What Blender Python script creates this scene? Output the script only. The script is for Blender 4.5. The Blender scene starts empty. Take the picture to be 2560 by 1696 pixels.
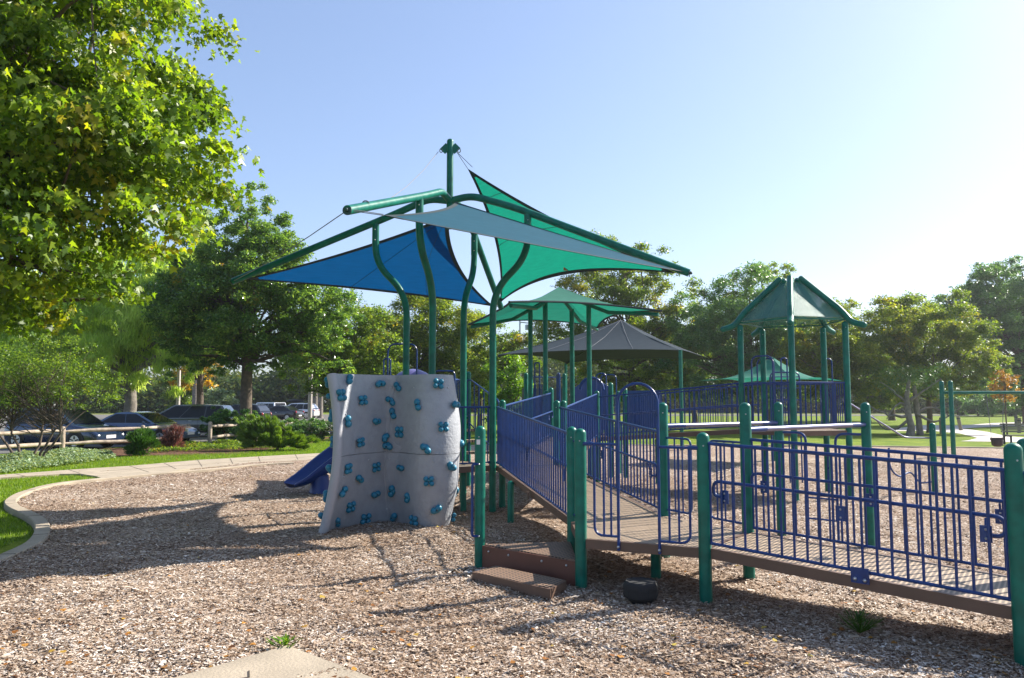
import bpy, math, random
import numpy as np
from mathutils import Vector, Matrix

# ------------------------------------------------------------------ camera
SC = bpy.context.scene
COL = SC.collection
R = math.radians
F = 1900.0                       # focal length in photograph pixels (2560 wide)
PITCH = math.atan(152 / F)
CH = 2.0
cam_d = bpy.data.cameras.new('camera')
cam = bpy.data.objects.new('camera', cam_d); COL.objects.link(cam)
cam_d.sensor_width = 36; cam_d.lens = 36 * F / 2560
cam_d.clip_end = 2000; cam_d.clip_start = .05
cam.location = (0, 0, CH); cam.rotation_euler = (R(90) + PITCH, 0, 0)
SC.camera = cam

# ------------------------------------------------------------------ light
SUN_EL, SUN_AZ = R(36), R(27)            # azimuth measured from +X towards +Y
W = bpy.data.worlds.new('World'); SC.world = W; W.use_nodes = True
nt = W.node_tree
sky = nt.nodes.new('ShaderNodeTexSky'); sky.sky_type = 'NISHITA'; sky.sun_disc = False
sky.sun_elevation = SUN_EL; sky.sun_rotation = R(90) - SUN_AZ
sky.air_density = 1.0; sky.dust_density = 1.25; sky.ozone_density = 1.6; sky.altitude = 200
bg = nt.nodes['Background']; bg.inputs[1].default_value = .115
m1 = nt.nodes.new('ShaderNodeVectorMath'); m1.operation = 'SCALE'; m1.inputs[3].default_value = .12
gm = nt.nodes.new('ShaderNodeGamma'); gm.inputs[1].default_value = .72
m2 = nt.nodes.new('ShaderNodeVectorMath'); m2.operation = 'MULTIPLY'; m2.inputs[1].default_value = (5.1, 5.42, 6.25)
nt.links.new(sky.outputs[0], m1.inputs[0]); nt.links.new(m1.outputs[0], gm.inputs[0]); nt.links.new(gm.outputs[0], m2.inputs[0]); nt.links.new(m2.outputs[0], bg.inputs[0])
sl = bpy.data.lights.new('sun', 'SUN'); sl.energy = 5.0; sl.angle = R(.55); sl.color = (1, .94, .84)
so = bpy.data.objects.new('sun', sl); COL.objects.link(so)
sd = Vector((math.cos(SUN_EL) * math.cos(SUN_AZ), math.cos(SUN_EL) * math.sin(SUN_AZ), math.sin(SUN_EL)))
so.rotation_euler = sd.to_track_quat('Z', 'Y').to_euler()
so.location = sd * 60
vs = SC.view_settings
vs.view_transform = 'Standard'; vs.look = 'None'; vs.gamma = 1; vs.use_curve_mapping = False
vs.exposure = 1.15
try:
    SC.cycles.max_bounces = 8; SC.cycles.transparent_max_bounces = 12
    SC.cycles.sample_clamp_indirect = 6
except Exception: pass

# ------------------------------------------------------------------ projection helpers (survey of the site)
_c, _s = math.cos(PITCH), math.sin(PITCH)
def _ray(px, py):
    a = (px - 1280) / F; b = (848 - py) / F
    return a, _c - b * _s, _s + b * _c
def GP(px, py, z=0.0):
    x, y, w = _ray(px, py); t = (z - CH) / w
    return Vector((x * t, y * t, z))
def PD(px, py, Y):
    x, y, w = _ray(px, py); t = Y / y
    return Vector((x * t, Y, CH + w * t))
def ZP(Y, py):
    return PD(1280, py, Y).z
def lerp(a, b, t): return a + (b - a) * t

# ------------------------------------------------------------------ mesh helpers
class MB:
    def __init__(s): s.v = []; s.f = []
    def add(s, vs_, fs_):
        o = len(s.v); s.v += [tuple(v) for v in vs_]; s.f += [tuple(i + o for i in f) for f in fs_]; return s
    def box(s, c, size, rz=0, tilt=None):
        hx, hy, hz = size[0] / 2, size[1] / 2, size[2] / 2
        M = Matrix.Rotation(rz, 3, 'Z')
        if tilt is not None: M = M @ tilt
        c = Vector(c)
        vv = [c + M @ Vector((x, y, z)) for z in (-hz, hz) for x, y in ((-hx, -hy), (hx, -hy), (hx, hy), (-hx, hy))]
        return s.add(vv, [(3, 2, 1, 0), (4, 5, 6, 7), (0, 1, 5, 4), (1, 2, 6, 5), (2, 3, 7, 6), (3, 0, 4, 7)])
    def bar(s, p0, p1, w, h, up=(0, 0, 1)):
        p0, p1 = Vector(p0), Vector(p1); d = (p1 - p0).normalized(); up = Vector(up)
        sd_ = d.cross(up).normalized(); u = sd_.cross(d)
        vv = []
        for p in (p0, p1):
            for a, b in ((-1, -1), (1, -1), (1, 1), (-1, 1)): vv.append(p + sd_ * a * w / 2 + u * b * h / 2)
        return s.add(vv, [(0, 1, 2, 3), (7, 6, 5, 4), (0, 4, 5, 1), (1, 5, 6, 2), (2, 6, 7, 3), (3, 7, 4, 0)])
    def tube(s, pts, r, n=10, caps=True, closed=False):
        pts = [Vector(p) for p in pts]; m = len(pts)
        rr = r if isinstance(r, (list, tuple)) else [r] * m
        o = len(s.v); pn = None
        for i, p in enumerate(pts):
            if closed: t = (pts[(i + 1) % m] - pts[i - 1])
            else: t = pts[min(i + 1, m - 1)] - pts[max(i - 1, 0)]
            t.normalize()
            if pn is None:
                a = Vector((0, 0, 1)) if abs(t.z) < .9 else Vector((1, 0, 0)); pn = t.cross(a).normalized()
            else:
                pn = (pn - t * pn.dot(t))
                pn = pn.normalized() if pn.length > 1e-6 else t.orthogonal().normalized()
            b = t.cross(pn)
            for k in range(n):
                q = 2 * math.pi * k / n
                s.v.append(tuple(p + (pn * math.cos(q) + b * math.sin(q)) * rr[i]))
        for i in range(m if closed else m - 1):
            a0 = o + i * n; b0 = o + ((i + 1) % m) * n
            for k in range(n): s.f.append((a0 + k, a0 + (k + 1) % n, b0 + (k + 1) % n, b0 + k))
        if caps and not closed:
            s.f.append(tuple(o + k for k in reversed(range(n)))); s.f.append(tuple(o + (m - 1) * n + k for k in range(n)))
        return s
    def post(s, x, y, z0, z1, r, n=20, dome=True):
        prof = [(r, z0), (r, z1 - r * .85)]
        if dome: prof += [(r * math.cos(a), z1 - r * .85 + r * .85 * math.sin(a)) for a in [R(18), R(36), R(54), R(72), R(84)]]
        else: prof += [(r, z1)]
        return s.lathe(x, y, prof, n)
    def lathe(s, x, y, prof, n=20):
        o = len(s.v)
        for (r, z) in prof:
            for k in range(n):
                q = 2 * math.pi * k / n; s.v.append((x + r * math.cos(q), y + r * math.sin(q), z))
        for i in range(len(prof) - 1):
            for k in range(n):
                a = o + i * n; s.f.append((a + k, a + (k + 1) % n, a + n + (k + 1) % n, a + n + k))
        s.f.append(tuple(o + k for k in reversed(range(n)))); s.f.append(tuple(o + (len(prof) - 1) * n + k for k in range(n)))
        return s
    def prism(s, poly, z0, z1):
        """poly counter-clockwise list of (x,y) or (x,y,dz)"""
        n = len(poly); o = len(s.v)
        g = lambda p: p[2] if len(p) > 2 else 0
        for p in poly: s.v.append((p[0], p[1], z0 + g(p)))
        for p in poly: s.v.append((p[0], p[1], z1 + g(p)))
        s.f.append(tuple(o + i for i in reversed(range(n)))); s.f.append(tuple(o + n + i for i in range(n)))
        for i in range(n): s.f.append((o + i, o + (i + 1) % n, o + n + (i + 1) % n, o + n + i))
        return s
    def ball(s, c, r, sc=(1, 1, 1), n=10, m=6, M=None):
        o = len(s.v); c = Vector(c)
        for i in range(m + 1):
            a = math.pi * i / m
            for k in range(n):
                q = 2 * math.pi * k / n
                v = Vector((math.sin(a) * math.cos(q) * sc[0], math.sin(a) * math.sin(q) * sc[1], math.cos(a) * sc[2])) * r
                if M is not None: v = M @ v
                s.v.append(tuple(c + v))
        for i in range(m):
            for k in range(n):
                a = o + i * n; s.f.append((a + k, a + n + k, a + n + (k + 1) % n, a + (k + 1) % n))
        return s
    def build(s, name, mat, parent=None, ang=35):
        return mkobj(name, s.v, s.f, mat, parent, ang)

def root_loc(o):
    while o.parent: o = o.parent
    return o.location
def mkobj(name, v, f, mat, parent=None, ang=35):
    me = bpy.data.meshes.new(name)
    if parent is not None:
        L = root_loc(parent); v = [(a[0] - L[0], a[1] - L[1], a[2] - L[2]) for a in v]
    me.from_pydata(v, [], f); me.update()
    if ang:
        me.polygons.foreach_set('use_smooth', [True] * len(me.polygons))
        try: me.set_sharp_from_angle(angle=R(ang))
        except Exception: pass
    if mat: me.materials.append(mat)
    o = bpy.data.objects.new(name, me); COL.objects.link(o)
    if parent is not None: o.parent = parent
    return o
def tag(o, label=None, cat=None, group=None, kind=None):
    if label: o['label'] = label
    if cat: o['category'] = cat
    if group: o['group'] = group
    if kind: o['kind'] = kind
    return o
def thing(name, label, cat, loc=(0, 0, 0), group=None):
    o = bpy.data.objects.new(name, None); COL.objects.link(o); o.location = loc; o.empty_display_size = .2
    return tag(o, label, cat, group)
def bulk(name, V, k, mat, parent=None, rnd=None, smooth=False):
    """V (N*k,3): N separate k-gons"""
    V = np.asarray(V, dtype=np.float32)
    if parent is not None: V = V - np.array(root_loc(parent), dtype=np.float32)
    N = len(V) // k
    me = bpy.data.meshes.new(name)
    me.vertices.add(N * k); me.vertices.foreach_set('co', V.ravel())
    me.loops.add(N * k); me.loops.foreach_set('vertex_index', np.arange(N * k, dtype=np.int32))
    me.polygons.add(N); me.polygons.foreach_set('loop_start', np.arange(0, N * k, k, dtype=np.int32))
    try: me.polygons.foreach_set('loop_total', np.full(N, k, dtype=np.int32))
    except Exception: pass
    if rnd is not None:
        a = me.attributes.new('rnd', 'FLOAT', 'FACE'); a.data.foreach_set('value', np.asarray(rnd, dtype=np.float32))
    me.update(calc_edges=True)
    me.materials.append(mat)
    o = bpy.data.objects.new(name, me); COL.objects.link(o)
    if parent is not None: o.parent = parent
    return o

# ------------------------------------------------------------------ materials
def mat(name, col, rough=.5, metal=0, spec=.5, bump=None, var=None, coat=0):
    """bump=(scale,strength); var=(scale, amount) colour mottling"""
    m = bpy.data.materials.new(name); m.use_nodes = True; t = m.node_tree; p = t.nodes['Principled BSDF']
    p.inputs['Base Color'].default_value = (*col, 1); p.inputs['Roughness'].default_value = rough
    p.inputs['Metallic'].default_value = metal; p.inputs['Specular IOR Level'].default_value = spec
    p.inputs['Coat Weight'].default_value = coat; p.inputs['Coat Roughness'].default_value = .12
    tc = t.nodes.new('ShaderNodeTexCoord')
    if var:
        n = t.nodes.new('ShaderNodeTexNoise'); n.inputs['Scale'].default_value = var[0]; n.inputs['Detail'].default_value = 6
        t.links.new(tc.outputs['Object'], n.inputs['Vector'])
        r = t.nodes.new('ShaderNodeMapRange'); r.inputs[1].default_value = .3; r.inputs[2].default_value = .7
        r.inputs[3].default_value = 1 - var[1]; r.inputs[4].default_value = 1 + var[1]
        t.links.new(n.outputs['Fac'], r.inputs[0])
        mx = t.nodes.new('ShaderNodeMix'); mx.data_type = 'RGBA'; mx.blend_type = 'MULTIPLY'; mx.inputs[0].default_value = 1
        mx.inputs[6].default_value = (*col, 1); t.links.new(r.outputs[0], mx.inputs[7]); t.links.new(mx.outputs[2], p.inputs['Base Color'])
        r2 = t.nodes.new('ShaderNodeMapRange'); r2.inputs[3].default_value = max(0, rough - .1); r2.inputs[4].default_value = min(1, rough + .15)
        t.links.new(n.outputs['Fac'], r2.inputs[0]); t.links.new(r2.outputs[0], p.inputs['Roughness'])
    if bump:
        n = t.nodes.new('ShaderNodeTexNoise'); n.inputs['Scale'].default_value = bump[0]; n.inputs['Detail'].default_value = 5
        t.links.new(tc.outputs['Object'], n.inputs['Vector'])
        b = t.nodes.new('ShaderNodeBump'); b.inputs['Strength'].default_value = bump[1]; b.inputs['Distance'].default_value = .02
        t.links.new(n.outputs['Fac'], b.inputs['Height']); t.links.new(b.outputs[0], p.inputs['Normal'])
    return m
def ramp_node(t, stops, interp='LINEAR'):
    r = t.nodes.new('ShaderNodeValToRGB'); r.color_ramp.interpolation = interp; e = r.color_ramp.elements
    while len(e) < len(stops): e.new(.5)
    for i, (p, c) in enumerate(stops): e[i].position = p; e[i].color = (*c, 1)
    return r
def leafmat(name, stops, autumn=None, trans=.45, rough=.38, spec=.5, nscale=.5, tsat=None):
    """per-leaf colour along stops; autumn=(colour, threshold) in patches"""
    m = bpy.data.materials.new(name); m.use_nodes = True; t = m.node_tree; p = t.nodes['Principled BSDF']; out = t.nodes['Material Output']
    a = t.nodes.new('ShaderNodeAttribute'); a.attribute_name = 'rnd'
    r = ramp_node(t, stops); t.links.new(a.outputs['Fac'], r.inputs[0]); c = r.outputs[0]
    if autumn:
        tc = t.nodes.new('ShaderNodeTexCoord'); n = t.nodes.new('ShaderNodeTexNoise'); n.inputs['Scale'].default_value = nscale; n.inputs['Detail'].default_value = 3
        t.links.new(tc.outputs['Object'], n.inputs['Vector'])
        ad = t.nodes.new('ShaderNodeMath'); ad.operation = 'MULTIPLY_ADD'; ad.inputs[1].default_value = .18; t.links.new(a.outputs['Fac'], ad.inputs[0]); t.links.new(n.outputs['Fac'], ad.inputs[2])
        mr = t.nodes.new('ShaderNodeMapRange'); mr.inputs[1].default_value = autumn[1]; mr.inputs[2].default_value = autumn[1] + .1
        t.links.new(ad.outputs[0], mr.inputs[0])
        mx = t.nodes.new('ShaderNodeMix'); mx.data_type = 'RGBA'; t.links.new(mr.outputs[0], mx.inputs[0]); t.links.new(c, mx.inputs[6]); mx.inputs[7].default_value = (*autumn[0], 1)
        c = mx.outputs[2]
    p.inputs['Roughness'].default_value = rough; p.inputs['Specular IOR Level'].default_value = spec
    t.links.new(c, p.inputs['Base Color'])
    tr = t.nodes.new('ShaderNodeBsdfTranslucent')
    g = t.nodes.new('ShaderNodeMix'); g.data_type = 'RGBA'; g.blend_type = 'MULTIPLY'; g.inputs[0].default_value = 1
    t.links.new(c, g.inputs[6]); g.inputs[7].default_value = (*(tsat or (2.2, 1.9, .8)), 1); t.links.new(g.outputs[2], tr.inputs[0])
    ms = t.nodes.new('ShaderNodeMixShader'); ms.inputs[0].default_value = trans
    t.links.new(p.outputs[0], ms.inputs[1]); t.links.new(tr.outputs[0], ms.inputs[2]); t.links.new(ms.outputs[0], out.inputs[0])
    return m
def fabric(name, col, tcol, trans=.5, weave=260):
    m = bpy.data.materials.new(name); m.use_nodes = True; t = m.node_tree; p = t.nodes['Principled BSDF']; out = t.nodes['Material Output']
    tc = t.nodes.new('ShaderNodeTexCoord'); n = t.nodes.new('ShaderNodeTexNoise'); n.inputs['Scale'].default_value = 3; n.inputs['Detail'].default_value = 8; n.inputs['Roughness'].default_value = .7
    mp = t.nodes.new('ShaderNodeMapping'); mp.inputs['Scale'].default_value = (1, 1, 14)
    t.links.new(tc.outputs['Object'], mp.inputs[0]); t.links.new(mp.outputs[0], n.inputs['Vector'])
    outs = []
    for c in (col, tcol):
        r = ramp_node(t, [(.3, [x * .85 for x in c]), (.7, [min(1, x * 1.12) for x in c])]); t.links.new(n.outputs['Fac'], r.inputs[0]); outs.append(r.outputs[0])
    p.inputs['Roughness'].default_value = .85; p.inputs['Specular IOR Level'].default_value = .08
    t.links.new(outs[0], p.inputs['Base Color'])
    tr = t.nodes.new('ShaderNodeBsdfTranslucent'); t.links.new(outs[1], tr.inputs[0])
    ms = t.nodes.new('ShaderNodeMixShader'); ms.inputs[0].default_value = trans
    t.links.new(p.outputs[0], ms.inputs[1]); t.links.new(tr.outputs[0], ms.inputs[2]); t.links.new(ms.outputs[0], out.inputs[0])
    return m

GREEN = mat('green_enamel', (.001, .125, .085), .34, spec=.3, bump=(60, .06), var=(7, .26))
BLUE = mat('blue_enamel', (.005, .036, .165), .30, spec=.4, bump=(80, .04), var=(9, .25))
DBLUE = mat('blue_plastic', (.006, .038, .21), .35, var=(3, .1))
STEEL = mat('bolt_steel', (.55, .55, .55), .3, .9)
CABLE = mat('steel_cable', (.16, .17, .18), .7, .1)
HEM = mat('dark_hem', (.012, .03, .035), .8)
BROWN = mat('brown_coating', (.125, .072, .048), .5, bump=(90, .15), var=(4, .15))
RISER = mat('riser_brown', (.105, .038, .025), .45, var=(2.5, .3))
RUBBER = mat('black_rubber', (.012, .012, .013), .75, bump=(120, .4))
BARK = mat('bark', (.10, .075, .055), .9, bump=(14, 1.0), var=(6, .35))
BARKG = mat('grey_bark', (.19, .165, .14), .9, bump=(12, 1.0), var=(5, .35))
WOODF = mat('weathered_wood', (.36, .29, .22), .85, bump=(25, .7), var=(5, .35))
CONC = mat('concrete', (.35, .29, .215), .9, bump=(40, .35), var=(2.2, .16))
PANEL = mat('grey_rotomould', (.315, .33, .355), .55, bump=(26, .55), var=(9, .07))
HOLD = mat('teal_hold', (.010, .17, .27), .38, bump=(30, .2), var=(8, .12))
WHITE = mat('white_sticker', (.7, .7, .66), .5)

def deckmat(name, col, pitch=.036, rad=.33):
    m = bpy.data.materials.new(name); m.use_nodes = True; t = m.node_tree; p = t.nodes['Principled BSDF']
    tc = t.nodes.new('ShaderNodeTexCoord'); mp = t.nodes.new('ShaderNodeMapping'); mp.inputs['Rotation'].default_value = (0, 0, R(42)); s = 1 / pitch; mp.inputs['Scale'].default_value = (s, s * .8, 0)
    t.links.new(tc.outputs['Object'], mp.inputs[0])
    v = t.nodes.new('ShaderNodeTexVoronoi'); v.inputs['Randomness'].default_value = 0; v.inputs['Scale'].default_value = 1
    t.links.new(mp.outputs[0], v.inputs['Vector'])
    n = t.nodes.new('ShaderNodeTexNoise'); n.inputs['Scale'].default_value = 4; n.inputs['Detail'].default_value = 6; t.links.new(tc.outputs['Object'], n.inputs['Vector'])
    r0 = ramp_node(t, [(.3, [c * .82 for c in col]), (.7, [c * 1.12 for c in col])]); t.links.new(n.outputs['Fac'], r0.inputs[0])
    mr = t.nodes.new('ShaderNodeMapRange'); mr.inputs[1].default_value = rad; mr.inputs[2].default_value = rad + .08; t.links.new(v.outputs['Distance'], mr.inputs[0])
    mx = t.nodes.new('ShaderNodeMix'); mx.data_type = 'RGBA'; t.links.new(mr.outputs[0], mx.inputs[0]); mx.inputs[6].default_value = (.03, .022, .018, 1); t.links.new(r0.outputs[0], mx.inputs[7])
    t.links.new(mx.outputs[2], p.inputs['Base Color']); p.inputs['Roughness'].default_value = .55
    return m
DECK = deckmat('perforated_tan_deck', (.43, .31, .20))
STEPM = deckmat('perforated_step', (.25, .155, .10), .045, .30)

def groundmat(name, layers, rough=.95, bump=.5, bscale=60, bdist=.02):
    """layers: list of (scale, [(pos,col)..]) first is voronoi-cell colour"""
    m = bpy.data.materials.new(name); m.use_nodes = True; t = m.node_tree; p = t.nodes['Principled BSDF']
    tc = t.nodes.new('ShaderNodeTexCoord')
    v = t.nodes.new('ShaderNodeTexVoronoi'); v.inputs['Scale'].default_value = layers['cell']
    mp = t.nodes.new('ShaderNodeMapping'); mp.inputs['Scale'].default_value = layers.get('aniso', (1, 1, 1))
    n0 = t.nodes.new('ShaderNodeTexNoise'); n0.inputs['Scale'].default_value = layers['cell'] * .6
    t.links.new(tc.outputs['Object'], mp.inputs[0]); t.links.new(mp.outputs[0], n0.inputs['Vector'])
    ad = t.nodes.new('ShaderNodeVectorMath'); ad.operation = 'MULTIPLY_ADD'; ad.inputs[1].default_value = (.03,) * 3
    t.links.new(n0.outputs['Color'], ad.inputs[0]); t.links.new(mp.outputs[0], ad.inputs[2]); t.links.new(ad.outputs[0], v.inputs['Vector'])
    sp = t.nodes.new('ShaderNodeSeparateColor'); t.links.new(v.outputs['Color'], sp.inputs[0])
    r = ramp_node(t, layers['cols']); t.links.new(sp.outputs[0], r.inputs[0])
    n = t.nodes.new('ShaderNodeTexNoise'); n.inputs['Scale'].default_value = layers['patch']; n.inputs['Detail'].default_value = 5; t.links.new(tc.outputs['Object'], n.inputs['Vector'])
    r2 = ramp_node(t, [(.32, layers['tint'][0]), (.68, layers['tint'][1])]); t.links.new(n.outputs['Fac'], r2.inputs[0])
    mx = t.nodes.new('ShaderNodeMix'); mx.data_type = 'RGBA'; mx.blend_type = 'MULTIPLY'; mx.inputs[0].default_value = 1
    t.links.new(r.outputs[0], mx.inputs[6]); t.links.new(r2.outputs[0], mx.inputs[7]); t.links.new(mx.outputs[2], p.inputs['Base Color'])
    p.inputs['Roughness'].default_value = rough; p.inputs['Specular IOR Level'].default_value = .15
    b = t.nodes.new('ShaderNodeBump'); b.inputs['Strength'].default_value = bump; b.inputs['Distance'].default_value = bdist
    t.links.new(sp.outputs[1], b.inputs['Height']); t.links.new(b.outputs[0], p.inputs['Normal'])
    return m
CHIPG = groundmat('wood_chip_bed', dict(cell=38, aniso=(1, 1.6, 1), patch=.5, tint=((.8, .74, .7), (1.1, 1.1, 1.1)),
    cols=[(0, (.10, .062, .042)), (.35, (.25, .175, .125)), (.7, (.44, .34, .26)), (1, (.66, .57, .49))]), bump=.9)
GRASS = groundmat('lawn_grass', dict(cell=45, patch=.9, tint=((.62, .72, .6), (1.35, 1.1, 1.0)),
    cols=[(0, (.085, .150, .008)), (.6, (.14, .22, .012)), (1, (.22, .30, .03))]), bump=.6)
ASPH = groundmat('asphalt', dict(cell=70, patch=.3, tint=((.85, .85, .85), (1.15, 1.12, 1.08)),
    cols=[(0, (.10, .10, .10)), (1, (.20, .19, .18))]), bump=.3)
MULCH = groundmat('bark_mulch', dict(cell=30, patch=1, tint=((.8, .8, .8), (1.2, 1.1, 1.1)),
    cols=[(0, (.04, .022, .014)), (.6, (.11, .055, .035)), (1, (.25, .16, .1))]), bump=.8)
# ------------------------------------------------------------------ ground
def pip(P, poly):
    P = np.asarray(P); x, y = P[:, 0], P[:, 1]; ins = np.zeros(len(P), bool); n = len(poly)
    for i in range(n):
        x0, y0 = poly[i][:2]; x1, y1 = poly[(i + 1) % n][:2]
        if y0 == y1: continue
        c = ((y0 > y) != (y1 > y)) & (x < (x1 - x0) * (y - y0) / (y1 - y0) + x0)
        ins ^= c
    return ins
def sheet(name, poly, z, m, kind='structure'):
    o = mkobj(name, [(p[0], p[1], z) for p in poly], [tuple(range(len(poly)))], m, None, 0)
    if o.data.polygons[0].normal.z < 0: o.data.flip_normals()
    return tag(o, kind=kind)
def smoothline(pts, n=6):
    """Catmull-Rom"""
    P = [Vector(p) for p in pts]; out = []
    for i in range(len(P) - 1):
        a = P[max(i - 1, 0)]; b = P[i]; c = P[i + 1]; d = P[min(i + 2, len(P) - 1)]
        for k in range(n):
            t = k / n
            out.append(.5 * ((2 * b) + (c - a) * t + (2 * a - 5 * b + 4 * c - d) * t * t + (3 * b - a - 3 * c + d) * t ** 3))
    out.append(P[-1]); return out

sheet('ground', [(-400, -60), (400, -60), (400, 500), (-400, 500)], -.02, GRASS)
curb_in = [(-330, 1600), (-120, 1470), (0, 1419), (84, 1381), (114, 1359), (125, 1336), (118, 1313), (91, 1294), (57, 1279), (42, 1267), (46, 1256), (76, 1239), (152, 1218), (259, 1205), (380, 1193), (532, 1180), (646, 1168), (735, 1163)]
CI = smoothline([GP(*p) for p in curb_in], 5)
far_edge = [GP(829, 1147), GP(900, 1143), Vector((-4.6, 31.5, 0)), Vector((2, 33.5, 0)), Vector((14, 32.5, 0)), Vector((20, 31.2, 0)), Vector((34, 29, 0)), Vector((40, 10, 0)), Vector((34, -8, 0)), Vector((-9, -8, 0))]
mid_edge = [GP(475, 1175), GP(646, 1159)]
chip_poly = [tuple(p[:2]) for p in CI[:-1]]
# the bed reaches on past the kerb end up to the pavement
chip_poly = [tuple(p[:2]) for p in CI if p.y < GP(532, 1180).y] + [tuple(p[:2]) for p in mid_edge + far_edge]
def bump_h(X, Y):
    return (.020 * np.sin(X * 1.3 + .5 * np.sin(Y * .9)) * np.sin(Y * 1.1 + .7 * np.sin(X * .8)) + .017 * np.sin(X * 3.1 + 1.2 * np.sin(Y * 2.2)) * np.sin(Y * 3.7 + .9 * np.sin(X * 2.4))
            + .009 * np.sin(X * 8.7 + 2 * np.sin(Y * 5.1)) * np.sin(Y * 9.3 + 1.5 * np.sin(X * 6.2)))
gx = np.arange(-16, 26, .14); gy = np.arange(3, 34, .14)
rgh = np.random.default_rng(77); HOL = [(rgh.uniform(-7, 7), rgh.uniform(4.5, 16), rgh.uniform(.12, .45), rgh.uniform(-.035, .03)) for _ in range(240)]
_bh = bump_h
def bump_h(X, Y):
    h = _bh(X, Y)
    for (a_, b_, r_, am_) in HOL: h = h + am_ * np.exp(-((X - a_) ** 2 + (Y - b_) ** 2) / r_ ** 2)
    return h
GX, GY = np.meshgrid(gx, gy); nx = len(gx)
GZ = bump_h(GX, GY) + .03
cen = np.stack([(GX[:-1, :-1] + .07).ravel(), (GY[:-1, :-1] + .07).ravel()], 1)
okc = pip(cen, chip_poly)
ii, jj = np.meshgrid(np.arange(nx - 1), np.arange(len(gy) - 1)); i0 = (jj * nx + ii).ravel()[okc]
quads = np.stack([i0, i0 + 1, i0 + nx + 1, i0 + nx], 1)
used = np.unique(quads); remap = np.full(GX.size, -1); remap[used] = np.arange(len(used))
o = mkobj('chip_bed', np.stack([GX.ravel()[used], GY.ravel()[used], GZ.ravel()[used]], 1).tolist(), remap[quads].tolist(), CHIPG, None, 60)
tag(o, kind='structure')
sheet('chip_bed_outer', [(p[0], p[1]) for p in chip_poly], -.008, CHIPG)

# kerb
def band(name, line, w, z0, z1, m, **k):
    mb = MB(); n = len(line); L = []; Rr = []
    for i, p in enumerate(line):
        t = (line[min(i + 1, n - 1)] - line[max(i - 1, 0)]); t.z = 0; t.normalize(); s_ = Vector((-t.y, t.x, 0))
        L.append(p + s_ * w); Rr.append(p)
    vv = []
    for a, b in zip(Rr, L): vv += [(a.x, a.y, z0), (a.x, a.y, z1 - .012), (a.x + (b.x - a.x) * .07, a.y + (b.y - a.y) * .07, z1), (a.x + (b.x - a.x) * .93, a.y + (b.y - a.y) * .93, z1), (b.x, b.y, z1 - .012), (b.x, b.y, z0)]
    ff = [tuple(i * 6 + q for q in (j, j + 1)) + tuple((i + 1) * 6 + q for q in (j + 1, j)) for i in range(n - 1) for j in range(5)]
    return tag(mkobj(name, vv, ff, m, None, 40), **k)
band('kerb', CI, .20, -.05, .085, CONC, kind='structure')
band('far_kerb', [Vector(p) for p in (far_edge[3], far_edge[4], far_edge[5], far_edge[6])], .18, -.05, .07, CONC, kind='structure')
up = [(-250, 1212), (0, 1191), (171, 1178), (323, 1168), (494, 1153), (646, 1144), (829, 1134)]
lo = [(829, 1148), (646, 1160), (475, 1175), (400, 1185.5), (258, 1200.5), (240, 1194), (200, 1188), (150, 1188.5), (95, 1192), (0, 1198), (-250, 1221)]
U = [GP(*p) for p in up]; Lw = [GP(*p) for p in lo]
d_ = (U[-1] - U[-2]).normalized()
U.append(U[-1] + d_ * 14); Lw.insert(0, Lw[0] + d_ * 14)
mb = MB(); mb.prism([tuple(p[:2]) for p in reversed(U + Lw)], -.05, .035); o = mb.build('sidewalk', CONC, None, 0)
tag(o, kind='structure')
# pavement joints
mb = MB()
for (a, b) in (((323, 1168), (372, 1184)), ((494, 1153.5), (505, 1170)), ((171, 1178), (200, 1187)), ((646, 1144.5), (650, 1157)), ((40, 1189), (62, 1194)), ((738, 1139), (745, 1152)), ((410, 1161), (440, 1176)), ((575, 1149), (582, 1163))):
    p, q = GP(*a), GP(*b); mb.bar(p + Vector((0, 0, .0365)), q + Vector((0, 0, .0365)), .02, .004)
p, q = GP(250, 1182), GP(829, 1141); mb.bar(p + Vector((0, 0, .0365)), q + Vector((0, 0, .0365)), .016, .004)
tag(mb.build('sidewalk_joints', mat('joint_dirt', (.07, .055, .04), .9), None, 0), kind='structure')
# slab corner near the camera
A, B, Cc = GP(718, 1638), GP(470, 1712), GP(905, 1712)
vB = (B - A); vC = (Cc - A)
mb = MB(); mb.prism([tuple(q[:2]) for q in (A, A + vB * 4, A + vB * 4 + vC * 4, A + vC * 4)], -.05, .075)
tag(mb.build('paving_slab', CONC, None, 0), kind='structure')
mb = MB(); crk = [A + vB * .62 + vC * .3, A + vB * .7 + vC * .42, A + vB * .82 + vC * .38, A + vB * 1.1 + vC * .52]
for a, b in zip(crk, crk[1:]): mb.bar(a + Vector((0, 0, .077)), b + Vector((0, 0, .077)), .012, .004)
tag(mb.build('paving_crack', mat('crack_dirt', (.05, .04, .03), .95), None, 0), kind='structure')

mb = MB(); jt = (12, 22, 33, 44, 56, 67)
for i in jt:
    if i < len(CI) - 1:
        p = CI[i]; t_ = (CI[i + 1] - CI[i - 1]).normalized(); n_ = Vector((-t_.y, t_.x, 0)); mb.bar(p + n_ * .002 + Vector((0, 0, .0862)), p + n_ * .198 + Vector((0, 0, .0862)), .012, .004)
tag(mb.build('kerb_joints', mat('kerb_dirt', (.06, .05, .035), .9), None, 0), kind='structure')
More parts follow.
